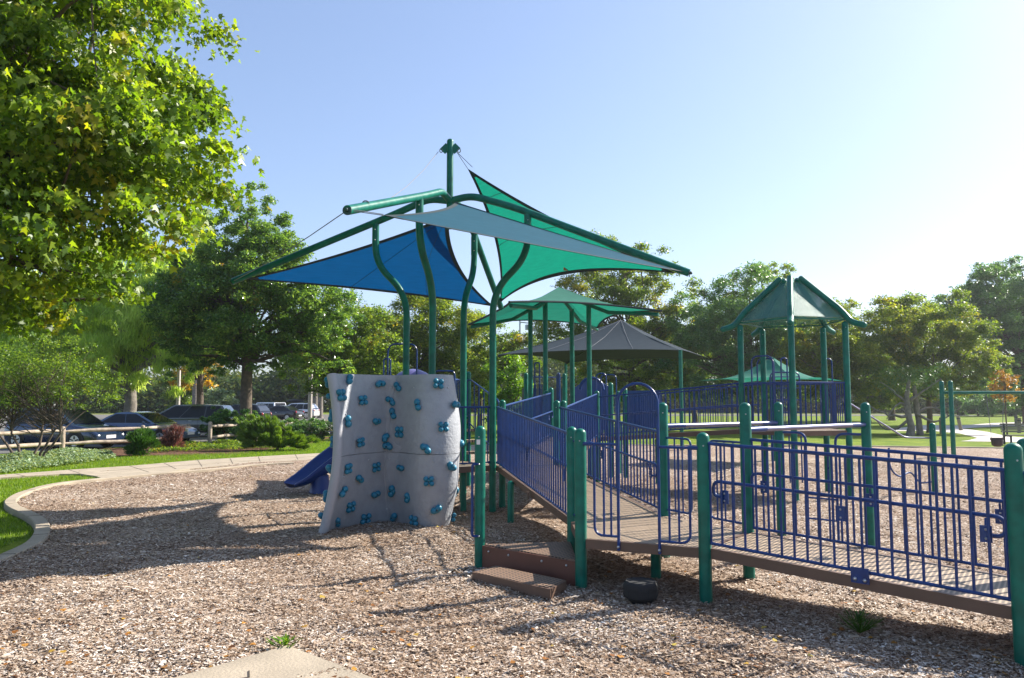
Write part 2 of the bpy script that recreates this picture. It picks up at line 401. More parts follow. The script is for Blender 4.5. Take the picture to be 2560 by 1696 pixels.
# planting bed, parking lot, street, paths
sheet('mulch_bed', [tuple(GP(*p)[:2]) for p in ((250, 1140), (450, 1139), (600, 1135), (760, 1112), (850, 1100), (850, 1090), (600, 1108), (250, 1122))], -.006, MULCH)
sheet('parking_lot', [tuple(GP(*p)[:2]) for p in ((-700, 1150), (-100, 1140), (330, 1116), (700, 1092), (835, 1086), (960, 1070), (900, 1040), (300, 1038), (-900, 1042))], -.004, ASPH)
sheet('street', [(-140, 96), (60, 96), (60, 103), (-140, 103)], -.003, ASPH)
sheet('far_sidewalk', [(-140, 106), (60, 106), (60, 108), (-140, 108)], .0, CONC)
PATH = mat('pale_path', (.52, .47, .44), .9, var=(1, .1))
pth = [(2240, 1071), (2310, 1063), (2400, 1064), (2480, 1058), (2620, 1053), (2900, 1048)]
ptl = [(2900, 1056), (2620, 1062), (2480, 1067), (2405, 1071), (2470, 1080), (2520, 1091), (2640, 1100), (2640, 1109), (2480, 1104), (2400, 1103), (2420, 1101), (2445, 1095), (2400, 1084), (2330, 1077), (2240, 1078)]
sheet('park_path', [tuple(GP(*p)[:2]) for p in pth + ptl], -.006, PATH)

# loose chips, fallen leaves, grass blades
rng = np.random.default_rng(7)
def frames(N, nb, rng, nz=1.0):
    """random unit frames: n biased to +Z by nb"""
    n = rng.normal(size=(N, 3)); n /= np.linalg.norm(n, axis=1)[:, None]; n[:, 2] = np.abs(n[:, 2]) * nz
    n = n * (1 - nb) + np.array([0, 0, nb]); n /= np.linalg.norm(n, axis=1)[:, None]
    r_ = rng.normal(size=(N, 3)); t_ = r_ - n * (r_ * n).sum(1)[:, None]; t_ /= np.linalg.norm(t_, axis=1)[:, None]
    return t_, np.cross(n, t_), n
def polys(P, sx, sy, shape, T, B, Nn, fold=0):
    sh = np.array(shape); k = len(sh)
    V = P[:, None, :] + T[:, None, :] * (sh[None, :, 0:1] * sx[:, None, None]) + B[:, None, :] * (sh[None, :, 1:2] * sy[:, None, None])
    if fold: V = V - Nn[:, None, :] * (np.abs(sh[None, :, 0:1]) * sx[:, None, None] * fold)
    return V.reshape(-1, 3)
N = 620000
d = 3.6 * (24 / 3.6) ** (rng.random(N) ** .80); xr = (rng.random(N) * 2 - 1) * .80 * d
P = np.stack([xr, d, np.zeros(N)], 1)
ins = pip(P[:, :2], chip_poly) & (d < 24); P = P[ins]; N = len(P)
P[:, 2] = bump_h(P[:, 0], P[:, 1]) + .034 + rng.random(N) * .016
T, B, Nn = frames(N, .70, rng)
sc = np.where(rng.random(N) < .05, rng.uniform(1.5, 2.4, N), rng.uniform(.5, 1.25, N)) * (1 + np.clip(P[:, 1] - 9, 0, 20) * .03)
V = polys(P, .031 * sc * rng.uniform(.5, 1.25, N), .0105 * sc * rng.uniform(.6, 1.5, N), [(-.5, -.5), (.5, -.35), (.45, .5), (-.5, .4)], T, B, Nn)
def rndmat(name, stops, rough=.8, patch=None):
    m = bpy.data.materials.new(name); m.use_nodes = True; t = m.node_tree; p = t.nodes['Principled BSDF']
    a = t.nodes.new('ShaderNodeAttribute'); a.attribute_name = 'rnd'; r = ramp_node(t, stops); t.links.new(a.outputs['Fac'], r.inputs[0]); c = r.outputs[0]
    if patch:
        tc = t.nodes.new('ShaderNodeTexCoord'); n = t.nodes.new('ShaderNodeTexNoise'); n.inputs['Scale'].default_value = patch[0]; n.inputs['Detail'].default_value = 4
        t.links.new(tc.outputs['Object'], n.inputs['Vector']); r2 = ramp_node(t, [(.35, patch[1]), (.65, patch[2])]); t.links.new(n.outputs['Fac'], r2.inputs[0])
        mx = t.nodes.new('ShaderNodeMix'); mx.data_type = 'RGBA'; mx.blend_type = 'MULTIPLY'; mx.inputs[0].default_value = 1
        t.links.new(c, mx.inputs[6]); t.links.new(r2.outputs[0], mx.inputs[7]); c = mx.outputs[2]
    t.links.new(c, p.inputs['Base Color']); p.inputs['Roughness'].default_value = rough; p.inputs['Specular IOR Level'].default_value = .3
    return m
CHIPM = rndmat('wood_chips', [(0, (.07, .04, .024)), (.2, (.23, .15, .09)), (.45, (.42, .325, .235)), (.8, (.59, .51, .425)), (1, (.80, .75, .68))], .75, (.42, (.66, .54, .44), (1.08, 1.07, 1.08)))
tag(bulk('wood_chips', V, 4, CHIPM, rnd=rng.random(N)), kind='stuff')
# fallen leaves
N = 900; d = 4.5 * (20 / 4.5) ** rng.random(N); P = np.stack([(rng.random(N) * 2 - 1) * .7 * d, d, 0 * d], 1); P = P[pip(P[:, :2], chip_poly)]; N = len(P)
P[:, 2] = bump_h(P[:, 0], P[:, 1]) + .055
T, B, Nn = frames(N, .75, rng); s_ = rng.uniform(.03, .065, N)
V = polys(P, s_, s_ * rng.uniform(.6, 1, N), [(0, -.6), (.45, -.2), (.3, .3), (0, .6), (-.35, .3), (-.45, -.2)], T, B, Nn, .3)
N2 = 260; Q = np.stack([rng.uniform(-15, -4, N2), rng.uniform(12, 31, N2), np.full(N2, .048)], 1); Q = Q[~pip(Q[:, :2], chip_poly)]; T2, B2, M2 = frames(len(Q), .8, rng); s2_ = rng.uniform(.03, .06, len(Q))
V = np.concatenate([V, polys(Q, s2_, s2_ * .8, [(0, -.6), (.45, -.2), (.3, .3), (0, .6), (-.35, .3), (-.45, -.2)], T2, B2, M2, .3)]); N += len(Q)
LEAFL = rndmat('fallen_leaves', [(0, (.09, .035, .012)), (.45, (.26, .10, .02)), (.8, (.42, .20, .03)), (1, (.40, .32, .05))], .6)
tag(bulk('fallen_leaves', V, 6, LEAFL, rnd=rng.random(N)), kind='stuff')
# grass blades on the left strips of lawn
lawn1 = [GP(*p)[:2] for p in ((-200, 1500), (0, 1372), (45, 1349), (80, 1335), (78, 1318), (38, 1295), (5, 1275), (8, 1254), (40, 1236), (100, 1220), (180, 1203), (260, 1199), (235, 1192), (190, 1188), (95, 1192), (0, 1199), (-250, 1222))]
lawn2 = [GP(*p)[:2] for p in ((-200, 1207), (0, 1190), (171, 1177), (323, 1167), (494, 1152), (646, 1143), (829, 1133), (829, 1095), (760, 1112), (600, 1132), (450, 1137), (300, 1142), (200, 1160), (100, 1172), (0, 1180), (-200, 1195))]
bl = []
for poly, n_, hh in ((lawn1, 90000, .05), (lawn2, 90000, .06)):
    pl = np.array(poly); mn, mx_ = pl.min(0), pl.max(0)
    Q = rng.random((n_, 2)) * (mx_ - mn) + mn; Q = Q[pip(Q, poly)]
    bl.append(np.concatenate([Q, np.full((len(Q), 1), -.02), np.full((len(Q), 1), hh)], 1))
bl = np.concatenate(bl); N = len(bl); P = bl[:, :3]
an = rng.random(N) * 2 * np.pi; w = np.stack([np.cos(an), np.sin(an), 0 * an], 1) * .007
tip = P + np.stack([rng.normal(size=N) * .02, rng.normal(size=N) * .02, bl[:, 3] * rng.uniform(.6, 1.5, N)], 1)
V = np.stack([P - w, P + w, tip], 1).reshape(-1, 3)
GB = leafmat('grass_blades', [(0, (.08, .14, .008)), (.6, (.14, .23, .012)), (1, (.24, .31, .03))], trans=.45, rough=.5, tsat=(1.8, 1.9, .6))
tag(bulk('grass_blades', V, 3, GB, rnd=rng.random(N)), kind='stuff')

# ------------------------------------------------------------------ foliage
MAPLE = [(0, 0), (.44, .06), (.30, .25), (.56, .52), (.24, .50), (0, 1.0), (-.24, .50), (-.56, .52), (-.30, .25), (-.44, .06)]
RHOMB = [(0, -.5), (.32, 0), (0, .5), (-.32, 0)]
def limb(mb, a, b, r0, r1, rg, sag=.12, n=7):
    a, b = Vector(a), Vector(b); L = (b - a).length; pts = []
    off = Vector(rg.normal(size=3)) * L * .05
    for i in range(n + 1):
        t = i / n; p = a.lerp(b, t); p += Vector((0, 0, 1)) * math.sin(t * math.pi) * L * sag + off * math.sin(t * math.pi)
        pts.append(p + Vector(rg.normal(size=3)) * L * .012)
    pts[0] = a
    mb.tube(pts, [lerp(r0, r1, (i / n) ** .8) for i in range(n + 1)], 6, caps=False)
def tree(name, label, x, y, lobes, lm, bark=BARK, trunk_r=.2, fork=.4, n_cl=90, per=320, leaf=.2, cl_r=.16, shape=RHOMB, nb=.25, fold=.25, seed=1, group=None, limbs=26,
         hang=False, inner=.25, lean=(0, 0), cat='tree', asp=.8, stems=1, base_z=0, split=None, spray=False):
    """lobes: ellipsoids (dx,dy,z,rx,ry,rz) that make up the crown"""
    rg = np.random.default_rng(seed)
    if n_cl > 60 and not hang and shape is RHOMB: n_cl = int(n_cl * 1.7); cl_r *= .80; per = int(per * .66)
    T0 = thing(name, label, cat, (x, y, base_z), group)
    L = np.array(lobes, float)
    if shape is RHOMB and cat == 'tree': L[:, 4] *= (.55 if hang else .72)  # crowns thinned in depth so backlight passes through and brightens them
    vol = L[:, 3] * L[:, 4] * L[:, 5]; vol = vol ** .75; vol /= vol.sum()
    k = rg.choice(len(L), n_cl, p=vol); u = rg.normal(size=(n_cl, 3)); u /= np.linalg.norm(u, axis=1)[:, None]
    rad = np.where(rg.random(n_cl) < inner, rg.random(n_cl) ** .5 * .75, np.where(rg.random(n_cl) < .16, rg.uniform(1.0, 1.16, n_cl), rg.uniform(.74, 1.02, n_cl)))
    C = L[k][:, :3] + u * L[k][:, 3:6] * rad[:, None]; C[:, 0] += x; C[:, 1] += y
    R_ = L[k][:, 3:6].mean(1) * cl_r * rg.uniform(.65, 1.5, n_cl)
    cnt = np.maximum(20, (per * (R_ / R_.mean()) ** 2 * rg.uniform(.7, 1.2, n_cl)).astype(int))
    ci = np.repeat(np.arange(n_cl), cnt); N = len(ci)
    g = rg.normal(size=(N, 3)); g /= np.linalg.norm(g, axis=1)[:, None] + 1e-9; g *= np.minimum(np.abs(rg.normal(size=N)) ** .6 * 1.0, 1.55)[:, None]
    P = C[ci] + g * R_[ci][:, None] * np.array([1.1, 1.1, .62])
    # droop outward edges of clusters
    rr = np.linalg.norm(g[:, :2], axis=1); P[:, 2] -= rr ** 2 * R_[ci] * .18
    P[:, 2] = np.maximum(P[:, 2], base_z + .05)
    if hang:
        Tn = rg.normal(size=(N, 3)) * .36 + np.array([0, 0, -1.0]); Tn /= np.linalg.norm(Tn, axis=1)[:, None]
        q = rg.normal(size=(N, 3)); B_ = q - Tn * (q * Tn).sum(1)[:, None]; B_ /= np.linalg.norm(B_, axis=1)[:, None]
        Nn_ = np.cross(B_, Tn); sz = leaf * rg.uniform(.6, 1.4, N)
        V = polys(P, sz * .11, sz, [(0, -.5), (.5, -.1), (.2, .5), (-.2, .5), (-.5, -.1)], B_, Tn, Nn_)
        kk = 5
    else:
        T_, B_, Nn_ = frames(N, nb, rg); sz = leaf * rg.uniform(.65, 1.3, N)
        if shape is MAPLE:   # leaves hang from their stalks
            B_ = B_ * .6 + np.array([0, 0, -.75]) + (P - np.array([x, y, P[:, 2].mean()])) * .03 + rg.normal(size=(N, 3)) * .25; B_ /= np.linalg.norm(B_, axis=1)[:, None]
            T_ = np.cross(B_, Nn_); T_ /= np.linalg.norm(T_, axis=1)[:, None] + 1e-9; Nn_ = np.cross(T_, B_)
        if spray:
            cc_ = np.array([x, y, base_z + .1]); B_ = (P - cc_); B_ /= np.linalg.norm(B_, axis=1)[:, None] + 1e-6; B_ = B_ + np.array([0, 0, .35]) + rg.normal(size=(N, 3)) * .28; B_ /= np.linalg.norm(B_, axis=1)[:, None]
            q = rg.normal(size=(N, 3)); T_ = np.cross(B_, q); T_ /= np.linalg.norm(T_, axis=1)[:, None]; Nn_ = np.cross(T_, B_)
        V = polys(P, sz * asp * rg.uniform(.55, 1.1, N), sz, shape, T_, B_, Nn_, fold); kk = len(shape)
    clt = rg.random(n_cl)
    rn = np.clip(rg.random(N) * .62 + clt[ci] * .38, 0, 1)
    bulk('crown', V, kk, lm, T0, rnd=rn)
    # wood
    mb = MB(); top = C[:, 2].max(); bot = C[:, 2].min()
    for s_ in range(stems):
        sx, sy = (0, 0) if stems == 1 else (rg.normal() * .35, rg.normal() * .2)
        fz = base_z + (split if split is not None else fork * (top - base_z)); tx = x + sx * 2.2 + lean[0]; ty = y + sy * 2 + lean[1]
        pts = [Vector((x + sx, y + sy, base_z - .1)), Vector((x + sx + (tx - x - sx) * .1, y + sy, base_z + .25)), Vector(((x + sx + tx) / 2 + rg.normal() * .05, (y + sy + ty) / 2, lerp(base_z, fz, .55))), Vector((tx, ty, fz)),
               Vector((tx + rg.normal() * .3, ty + rg.normal() * .2, lerp(fz, top, .45))), Vector((tx + rg.normal() * .4, ty, lerp(fz, top, .85)))]
        tr = trunk_r / (1 if stems == 1 else 1.2)
        mb.tube(pts, [tr * 1.35, tr * 1.02, tr * .92, tr * .8, tr * .42, tr * .12], 12)
        for q in rg.choice(n_cl, min(limbs, n_cl), replace=False):
            c = C[q]; hz = min(max(lerp(fz, c[2], .25) - rg.random() * .3, fz * .75), lerp(fz, top, .7)) if c[2] > fz else fz * rg.uniform(.8, 1)
            t = np.clip((hz - base_z) / (top - base_z), 0, 1); a = Vector((lerp(x + sx, tx, min(1, (hz - base_z) / max(.1, fz - base_z))), lerp(y + sy, ty, min(1, (hz - base_z) / max(.1, fz - base_z))), hz))
            r0 = tr * (.5 - .28 * t)
            limb(mb, a, c, r0, r0 * .14, rg, sag=.03)
            for _ in range(2):
                e = C[rg.integers(n_cl)]
                m_ = Vector(c).lerp(a, rg.uniform(.35, .6)) ; 
                if (Vector(e) - m_).length < (Vector(c) - a).length * .9: limb(mb, m_, e, r0 * .4, r0 * .08, rg, .06, 5)
    mb.build('trunk', bark, T0, 60)
    return T0

# ------------------------------------------------------------------ trees
MAPLEM = leafmat('maple_leaves', [(0, (0.055, 0.116, 0.011)), (.45, (0.121, 0.209, 0.018)), (.8, (0.209, 0.286, 0.022)), (1, (0.308, 0.330, 0.033))], ((.30, .27, .02), .69), trans=.55, rough=.42, spec=.6, tsat=(1.95, 1.9, .6), nscale=.8)
OAKM = leafmat('oak_leaves', [(0, (0.035, 0.097, 0.023)), (.5, (0.097, 0.203, 0.042)), (1, (0.227, 0.340, 0.081))], ((.30, .20, .02), .76), trans=.5, rough=.27, spec=.8, nscale=.5)
LOCM = leafmat('locust_leaves', [(0, (0.056, 0.125, 0.018)), (.5, (0.119, 0.200, 0.025)), (1, (0.225, 0.288, 0.037))], ((.30, .28, .03), .66), trans=.5, nscale=.3)
DARKM = leafmat('dark_leaves', [(0, (0.034, 0.104, 0.034)), (.5, (0.081, 0.198, 0.058)), (1, (0.194, 0.338, 0.101))], trans=.35, rough=.35)
MIDM = leafmat('mid_leaves', [(0, (0.045, 0.103, 0.015)), (.5, (0.103, 0.189, 0.026)), (1, (0.205, 0.292, 0.043))], ((.28, .22, .02), .70), trans=.56, nscale=.4)
YELM = leafmat('yellowing_leaves', [(0, (0.046, 0.101, 0.015)), (.5, (0.116, 0.187, 0.022)), (1, (0.264, 0.297, 0.033))], ((.27, .24, .02), .70), trans=.58, nscale=.35)
CYPM = leafmat('cypress_needles', [(0, (.22, .30, .07)), (.5, (.36, .45, .13)), (1, (.50, .56, .20))], ((.30, .22, .05), .78), trans=.72, rough=.7, tsat=(1.95, 1.95, 1.1))
BRITE = leafmat('bright_leaves', [(0, (0.055, 0.143, 0.009)), (.5, (0.121, 0.264, 0.013)), (1, (0.220, 0.352, 0.033))], trans=.45)
YEWM = leafmat('yew_needles', [(0, (.018, .07, .012)), (.5, (.04, .12, .018)), (1, (.09, .19, .03))], trans=.25)
JUNM = leafmat('juniper_needles', [(0, (.05, .12, .012)), (.5, (.11, .21, .02)), (1, (.20, .32, .04))], trans=.35)
REDM = leafmat('red_leaves', [(0, (.06, .03, .025)), (.5, (.15, .07, .055)), (1, (.28, .16, .12))], trans=.4, tsat=(1.8, 1.2, 1.2))
ORAM = leafmat('orange_leaves', [(0, (.13, .06, .012)), (.5, (.30, .15, .02)), (1, (.42, .28, .03))], trans=.45, tsat=(1.6, 1.4, .8))
PALEM = leafmat('pale_cover_leaves', [(0, (.08, .15, .05)), (.5, (.19, .28, .14)), (1, (.38, .46, .30))], trans=.3)

tree('maple_tree', 'big maple with yellowing lobed leaves overhanging the left foreground', -9.3, 10.9,
     [(1.85, -.4, 8.4, 2.65, 2.5, 3.3), (2.6, -.6, 5.9, 2.4, 2.2, 1.9), (2.2, -1.0, 4.4, 2.2, 2.0, 1.55), (3.5, -.8, 4.9, 2.0, 1.6, 1.2), (1.4, -1.4, 3.9, 2.2, 1.6, 1.0), (3.45, -.8, 6.4, 1.75, 1.6, 1.7), (2.6, -.6, 4.0, 1.9, 1.5, .9), (1.3, 0, 11.4, 3.2, 3.0, 2.6), (-2.6, .4, 7.2, 3.4, 3.4, 3.6), (.3, -1.2, 6.6, 2.6, 2.4, 2.6)],
     MAPLEM, BARK, .24, .28, 800, 310, .104, .145, MAPLE, .35, .7, 3, limbs=150, inner=.25, asp=1.0)
tree('cypress_tree', 'feathery light green conifer with drooping sprays behind the parked cars', -20.6, 41.0,
     [(-1.2, 0, 7.2, 5.2, 4, 3.4), (2.8, -.6, 6.4, 3.2, 3, 2.6), (-5.5, 0, 6.0, 4.2, 3, 2.8), (1.5, 0, 9.6, 3.6, 3, 2.6), (-3, -1, 3.9, 4.2, 3, 1.7), (1.6, -1, 3.9, 2.8, 2.4, 1.6), (3.4, -1, 4.6, 2.0, 2, 1.8), (-5, -1, 3.6, 3.5, 2, 1.6)],
     CYPM, BARKG, .34, .5, 300, 430, .42, .15, seed=5, hang=True, limbs=22, split=3.2)
xo = GP(613, 1102)
tree('oak_tree', 'dark glossy-leaved oak with a stout forked trunk standing behind the rail fence', xo.x, xo.y,
     [(0, 0, 7.2, 4.5, 4.0, 3.1), (-.2, 0, 10.2, 2.4, 2.2, 2.4), (-2.6, 0, 6.0, 2.3, 2.4, 2.2), (2.9, -.3, 5.9, 2.4, 2.4, 2.2), (3.4, -.2, 4.2, 2.2, 2, 1.2), (-2.4, 0, 4.3, 2.2, 2.0, 1.1), (.2, -.8, 4.4, 2.6, 2.0, 1.1)],
     OAKM, BARK, .30, .34, 360, 400, .165, .13, seed=8, limbs=46)
def tp(px, d): return (px - 1280) / F * d
tree('autumn_tree', 'orange-tinged tree glimpsed between the cypress and the oak', tp(500, 52), 52, [(0, 0, 8.5, 3.4, 3, 3.4), (-.6, 0, 4.6, 2.2, 2, 2)],
     leafmat('turning_leaves', [(0, (.12, .12, .01)), (.5, (.32, .22, .02)), (1, (.5, .32, .03))]), BARK, .25, .3, 70, 220, .26, .2, seed=9)
tree('broadleaf_tree', 'low spreading green tree right of the oak behind the climbing wall', tp(855, 44), 44,
     [(0, 0, 5.2, 3.2, 3, 2.6), (-1.6, 0, 3.9, 2.4, 2.4, 1.5), (1.5, 0, 4.6, 2, 2, 1.9)], MIDM, BARK, .25, .3, 120, 300, .17, .19, seed=10)
tree('broadleaf_tree', 'rounded yellow-green tree directly behind the four curved canopy posts', tp(1040, 50), 50,
     [(0, 0, 6.1, 4.4, 3.6, 2.9), (-2.2, 0, 4.4, 2.7, 2.6, 1.9), (2.6, 0, 4.2, 2.6, 2.6, 1.9)], YELM, BARK, .25, .3, 170, 420, .18, .19, seed=11)
tree('broadleaf_tree', 'yellow-green tree beside the floodlight pole left of the back green sail', tp(1200, 55), 55,
     [(0, 0, 5.6, 3.0, 3, 2.4), (-.8, 0, 3.5, 2.6, 2.4, 1.5), (2.6, 0, 4.9, 1.8, 2, 2.2)], MIDM, BARK, .2, .3, 110, 380, .19, .2, seed=12)
tree('small_tree', 'bright fresh green young tree just right of the tall canopy post', tp(1268, 42), 42,
     [(0, 0, 2.5, 1.2, 1.2, 2.0), (-.1, 0, 1.3, 1.3, 1.2, 1.0)], BRITE, BARK, .1, .3, 55, 260, .17, .25, seed=13)
tree('locust_tree', 'tall airy yellow-green locust with visible dark limbs behind the grey canopy', tp(1580, 52), 52,
     [(-1.0, 0, 9.6, 4.0, 3.6, 3.6), (2.4, 0, 8.2, 3.0, 3, 3.2), (-3.6, 0, 6.6, 3.2, 3, 2.6), (3.4, 0, 5.3, 2.6, 2.6, 2.4), (0, 0, 5.4, 4.2, 3, 2.2), (0, 0, 3.2, 4.6, 3, 1.4)],
     LOCM, BARK, .3, .3, 240, 400, .19, .17, seed=14, limbs=60)
tree('maple_tree', 'broad dark green maple behind the pointed playhouse roof', tp(1870, 50), 50,
     [(0, 0, 7.4, 4.4, 4, 3.4), (-2.2, 0, 5.2, 3.4, 3, 2.8), (2.4, 0, 5.2, 3.4, 3, 2.6), (0, 0, 3.2, 4.4, 3, 1.5)], DARKM, BARK, .3, .25, 200, 420, .19, .17, seed=15)
tree('locust_tree', 'feathery treetop rising behind the dark maple above the playhouse roof', tp(1925, 60), 60,
     [(0, 0, 10.2, 3.2, 3, 2.8), (3.8, 0, 7.6, 3.4, 3, 3.0), (-4.5, 0, 9.0, 2.2, 2, 2.2)], MIDM, BARK, .3, .4, 100, 360, .20, .19, seed=16)
tree('broadleaf_tree', 'mid-green tree filling the gap between the yellow-green locust and the dark maple', tp(1735, 66), 66,
     [(0, 0, 6.6, 3.4, 3, 3.2), (-2.2, 0, 4.4, 2.6, 2.4, 2.2), (2, 0, 4.2, 2.6, 2.4, 2.4)], MIDM, BARK, .25, .3, 110, 360, .22, .18, seed=91)
tree('broadleaf_tree', 'hazy green tree low in the gap right of the yellow-tipped maple', tp(2165, 68), 68,
     [(0, 0, 4.8, 3.2, 3, 2.6), (-1.8, 0, 3.2, 2.6, 2.4, 1.8), (2, 0, 3.2, 2.6, 2.4, 1.8)], MIDM, BARK, .25, .3, 100, 360, .22, .18, seed=92)
tree('maple_tree', 'yellow-tipped maple immediately right of the playhouse posts', tp(2080, 46), 46,
     [(0, 0, 5.4, 2.6, 2.6, 2.9), (1.0, 0, 3.6, 2.3, 2.2, 1.9), (-1.5, 0, 4.2, 2, 2, 2.2)], YELM, BARK, .22, .25, 120, 420, .17, .19, seed=17)
tree('maple_tree', 'round maple with orange-yellow crown top standing on the lawn behind the swings', tp(2318, 47), 47,
     [(0, 0, 6.3, 3.5, 3.3, 2.4), (-1.9, 0, 4.5, 2.5, 2.4, 1.9), (2.2, 0, 4.4, 2.5, 2.4, 1.6), (3.4, 0, 4.3, 1.5, 1.5, 1.1), (0, 0, 3.2, 3.0, 2.4, 1.1), (-2.2, 0, 2.8, 1.8, 1.6, .9), (2.2, 0, 3.0, 1.8, 1.6, .9)], YELM, BARK, .17, .22, 170, 430, .17, .18, seed=18)
tree('locust_tree', 'tall dark airy tree with layered limbs at the right edge', tp(2560, 62), 62,
     [(0, 0, 10.3, 4.8, 5, 3.4), (-3.4, 0, 8.4, 3.8, 4, 3.2), (-4.6, 0, 10.4, 1.8, 2, 1.5), (3.5, 0, 8, 4, 3, 4), (-1.5, 0, 5.4, 4.8, 3, 2.6), (2, 0, 3.5, 5, 3, 1.8)], DARKM, BARK, .3, .3, 320, 420, .21, .16, seed=19, limbs=60)
tree('locust_tree', 'thin grey-green treetop in the gap left of the round lawn maple', tp(2225, 75), 75,
     [(0, 0, 8.0, 4.0, 3, 2.6), (-2.8, 0, 5.6, 3.2, 3, 2.2), (2.8, 0, 9.6, 3, 3, 3.4)], MIDM, BARK, .3, .35, 90, 220, .32, .17, seed=20)
xg = GP(2518, 1086)
tree('small_tree', 'little orange autumn tree on a thin trunk behind the park bench', xg.x, xg.y, [(0, 0, 2.8, .75, .7, 1.0)], ORAM, BARK, .04, .6, 22, 50, .17, .3, seed=21, limbs=14)
# gnarled old pine on the lawn
xp = GP(2275, 1089)
pine = thing('pine_tree', 'old gnarled pine with bare twisted low branches on the lawn', 'tree', xp)
mb = MB(); rg = np.random.default_rng(4)
mb.tube([xp + Vector(v) for v in ((0, 0, -.1), (.1, 0, .5), (-.05, 0, 1.2), (-.1, 0, 2.2), (.1, 0, 3.2))], [.26, .19, .17, .14, .08], 10)
mb.tube([xp + Vector(v) for v in ((.9, .6, -.1), (.85, .6, .8), (.7, .5, 1.6), (.5, .3, 2.8))], [.2, .16, .15, .1], 10)
for (a, b, sg) in (((-.05, 0, 1.1), (-2.6, -.3, 1.9), -.2), ((0, 0, .9), (-1.9, .4, 1.1), -.25), ((.6, .4, 1.2), (3.0, 0, 1.7), -.2), ((.7, .5, 1.3), (2.6, .2, .9), .1), ((0, 0, 1.8), (-1.6, 0, 3), .1), ((.1, 0, 2), (1.9, 0, 3.2), .1), ((0, 0, 1.5), (-1.3, 0, .9), .3)):
    limb(mb, xp + Vector(a), xp + Vector(b), .10, .025, rg, sg)
mb.build('trunk', BARKG, pine, 60)
rgp = np.random.default_rng(44); n_ = 40; C = np.stack([xp.x + rgp.normal(size=n_) * 1.7, xp.y + rgp.normal(size=n_) * 1.0, 2.3 + rgp.random(n_) * 1.6], 1)
ci = np.repeat(np.arange(n_), 130); P = C[ci] + rgp.normal(size=(len(ci), 3)) * np.array([.4, .4, .2]); T, B, Nn = frames(len(ci), .2, rgp); sz = rgp.uniform(.1, .22, len(ci))
bulk('crown', polys(P, sz * .25, sz, RHOMB, T, B, Nn), 4, JUNM if False else YEWM, pine, rnd=rgp.random(len(ci)))

# left foreground shrubs
xs = GP(70, 1152)
tree('multi_stem_shrub', 'loose multi-stemmed shrub with small leaves in front of the dark blue car', xs.x, xs.y,
     [(-.2, 0, 2.9, 2.1, 1.4, 1.1), (1.5, 0, 2.15, 1.3, 1.0, .45), (-1.6, 0, 2.5, 1.6, 1.2, 1.3), (2.1, -.2, 2.6, 1.1, .9, .8), (.6, 0, 3.4, 1.6, 1.1, .8)], MIDM, BARK, .05, .3, 150, 125, .085, .2, seed=22, limbs=26, stems=5, cat='shrub', split=.9)
def shrub(name, label, px, py, w, h, lm, n, per, leaf, seed, dep=None, hang=False, nb=.2, gr=None, lobes=None):
    p = GP(px, py)
    return tree(name, label, p.x, p.y + (dep or w * .4) * .5, lobes or [(0, 0, h * .5, w / 2, (dep or w * .8) / 2, h * .48)], lm, BARK, .03, .2, n, per, leaf, .24, seed=seed, limbs=8, inner=.35, cat='shrub', group=gr, nb=nb, asp=.28, spray=True)
shrub('yew_shrub', 'small round dark green yew in front of the split rail fence', 345, 1140, .95, .95, YEWM, 60, 260, .13, 31)
shrub('red_shrub', 'dark red feathery shrub beside the small round yew', 427, 1126, 1.05, 1.05, REDM, 34, 130, .15, 32)
p = GP(684, 1128)
tree('juniper_shrub', 'bright green spreading juniper with upswept sprays under the oak', p.x, p.y + .5,
     [(-.35, 0, .68, .6, .6, .5), (-.95, 0, .85, .5, .45, .42), (-1.3, 0, 1.1, .35, .4, .3), (.3, 0, .5, .7, .6, .38), (.95, 0, .34, .55, .5, .27), (-.4, 0, 1.05, .4, .4, .28), (-1.0, 0, .45, .5, .5, .35)], JUNM, BARK, .05, .2, 170, 210, .21, .17, asp=.22, spray=True, seed=33, limbs=14, cat='shrub')
p = GP(540, 1108)
tree('broadleaf_shrub', 'dark leafy bush between the grey van and the oak trunk', p.x, p.y + 1.0, [(0, 0, 1.15, .8, .7, .55), (.9, 0, 1.05, .7, .6, .5), (-.6, 0, .8, .5, .5, .45), (.4, 0, .5, 1.1, .6, .45)], DARKM, BARK, .05, .3, 90, 220, .11, .2, seed=34, limbs=12, cat='shrub')
p = GP(775, 1103)
tree('hedge', 'low dark clipped hedge between the juniper and the climbing wall', p.x, p.y + .8, [(-1.2, 0, .55, .9, .6, .5), (-.2, 0, .6, .9, .6, .5), (.8, 0, .6, .9, .6, .5), (1.8, 0, .6, .9, .6, .5)], DARKM, BARK, .04, .3, 90, 220, .10, .22, seed=35, limbs=10, cat='hedge')
# ground cover
def cover(name, poly, n, h, leaf, lm, seed):
    rg = np.random.default_rng(seed); pl = np.array([GP(*p)[:2] for p in poly]); Q = rg.random((n, 2)) * (pl.max(0) - pl.min(0)) + pl.min(0); Q = Q[pip(Q, pl)]; N = len(Q)
    hh = h * (.6 + .4 * np.sin(Q[:, 0] * 3) * np.sin(Q[:, 1] * 2.3)); P = np.concatenate([Q, (rg.random(N) ** .5 * hh)[:, None]], 1)
    T, B, Nn = frames(N, .4, rg); sz = leaf * rg.uniform(.6, 1.4, N)
    tag(bulk(name, polys(P, sz * .7, sz, RHOMB, T, B, Nn), 4, lm, rnd=rg.random(N)), kind='stuff')
cover('ground_cover', ((-120, 1192), (0, 1186), (110, 1172), (220, 1158), (290, 1146), (270, 1134), (140, 1134), (0, 1150), (-120, 1160)), 40000, .28, .09, PALEM, 51)
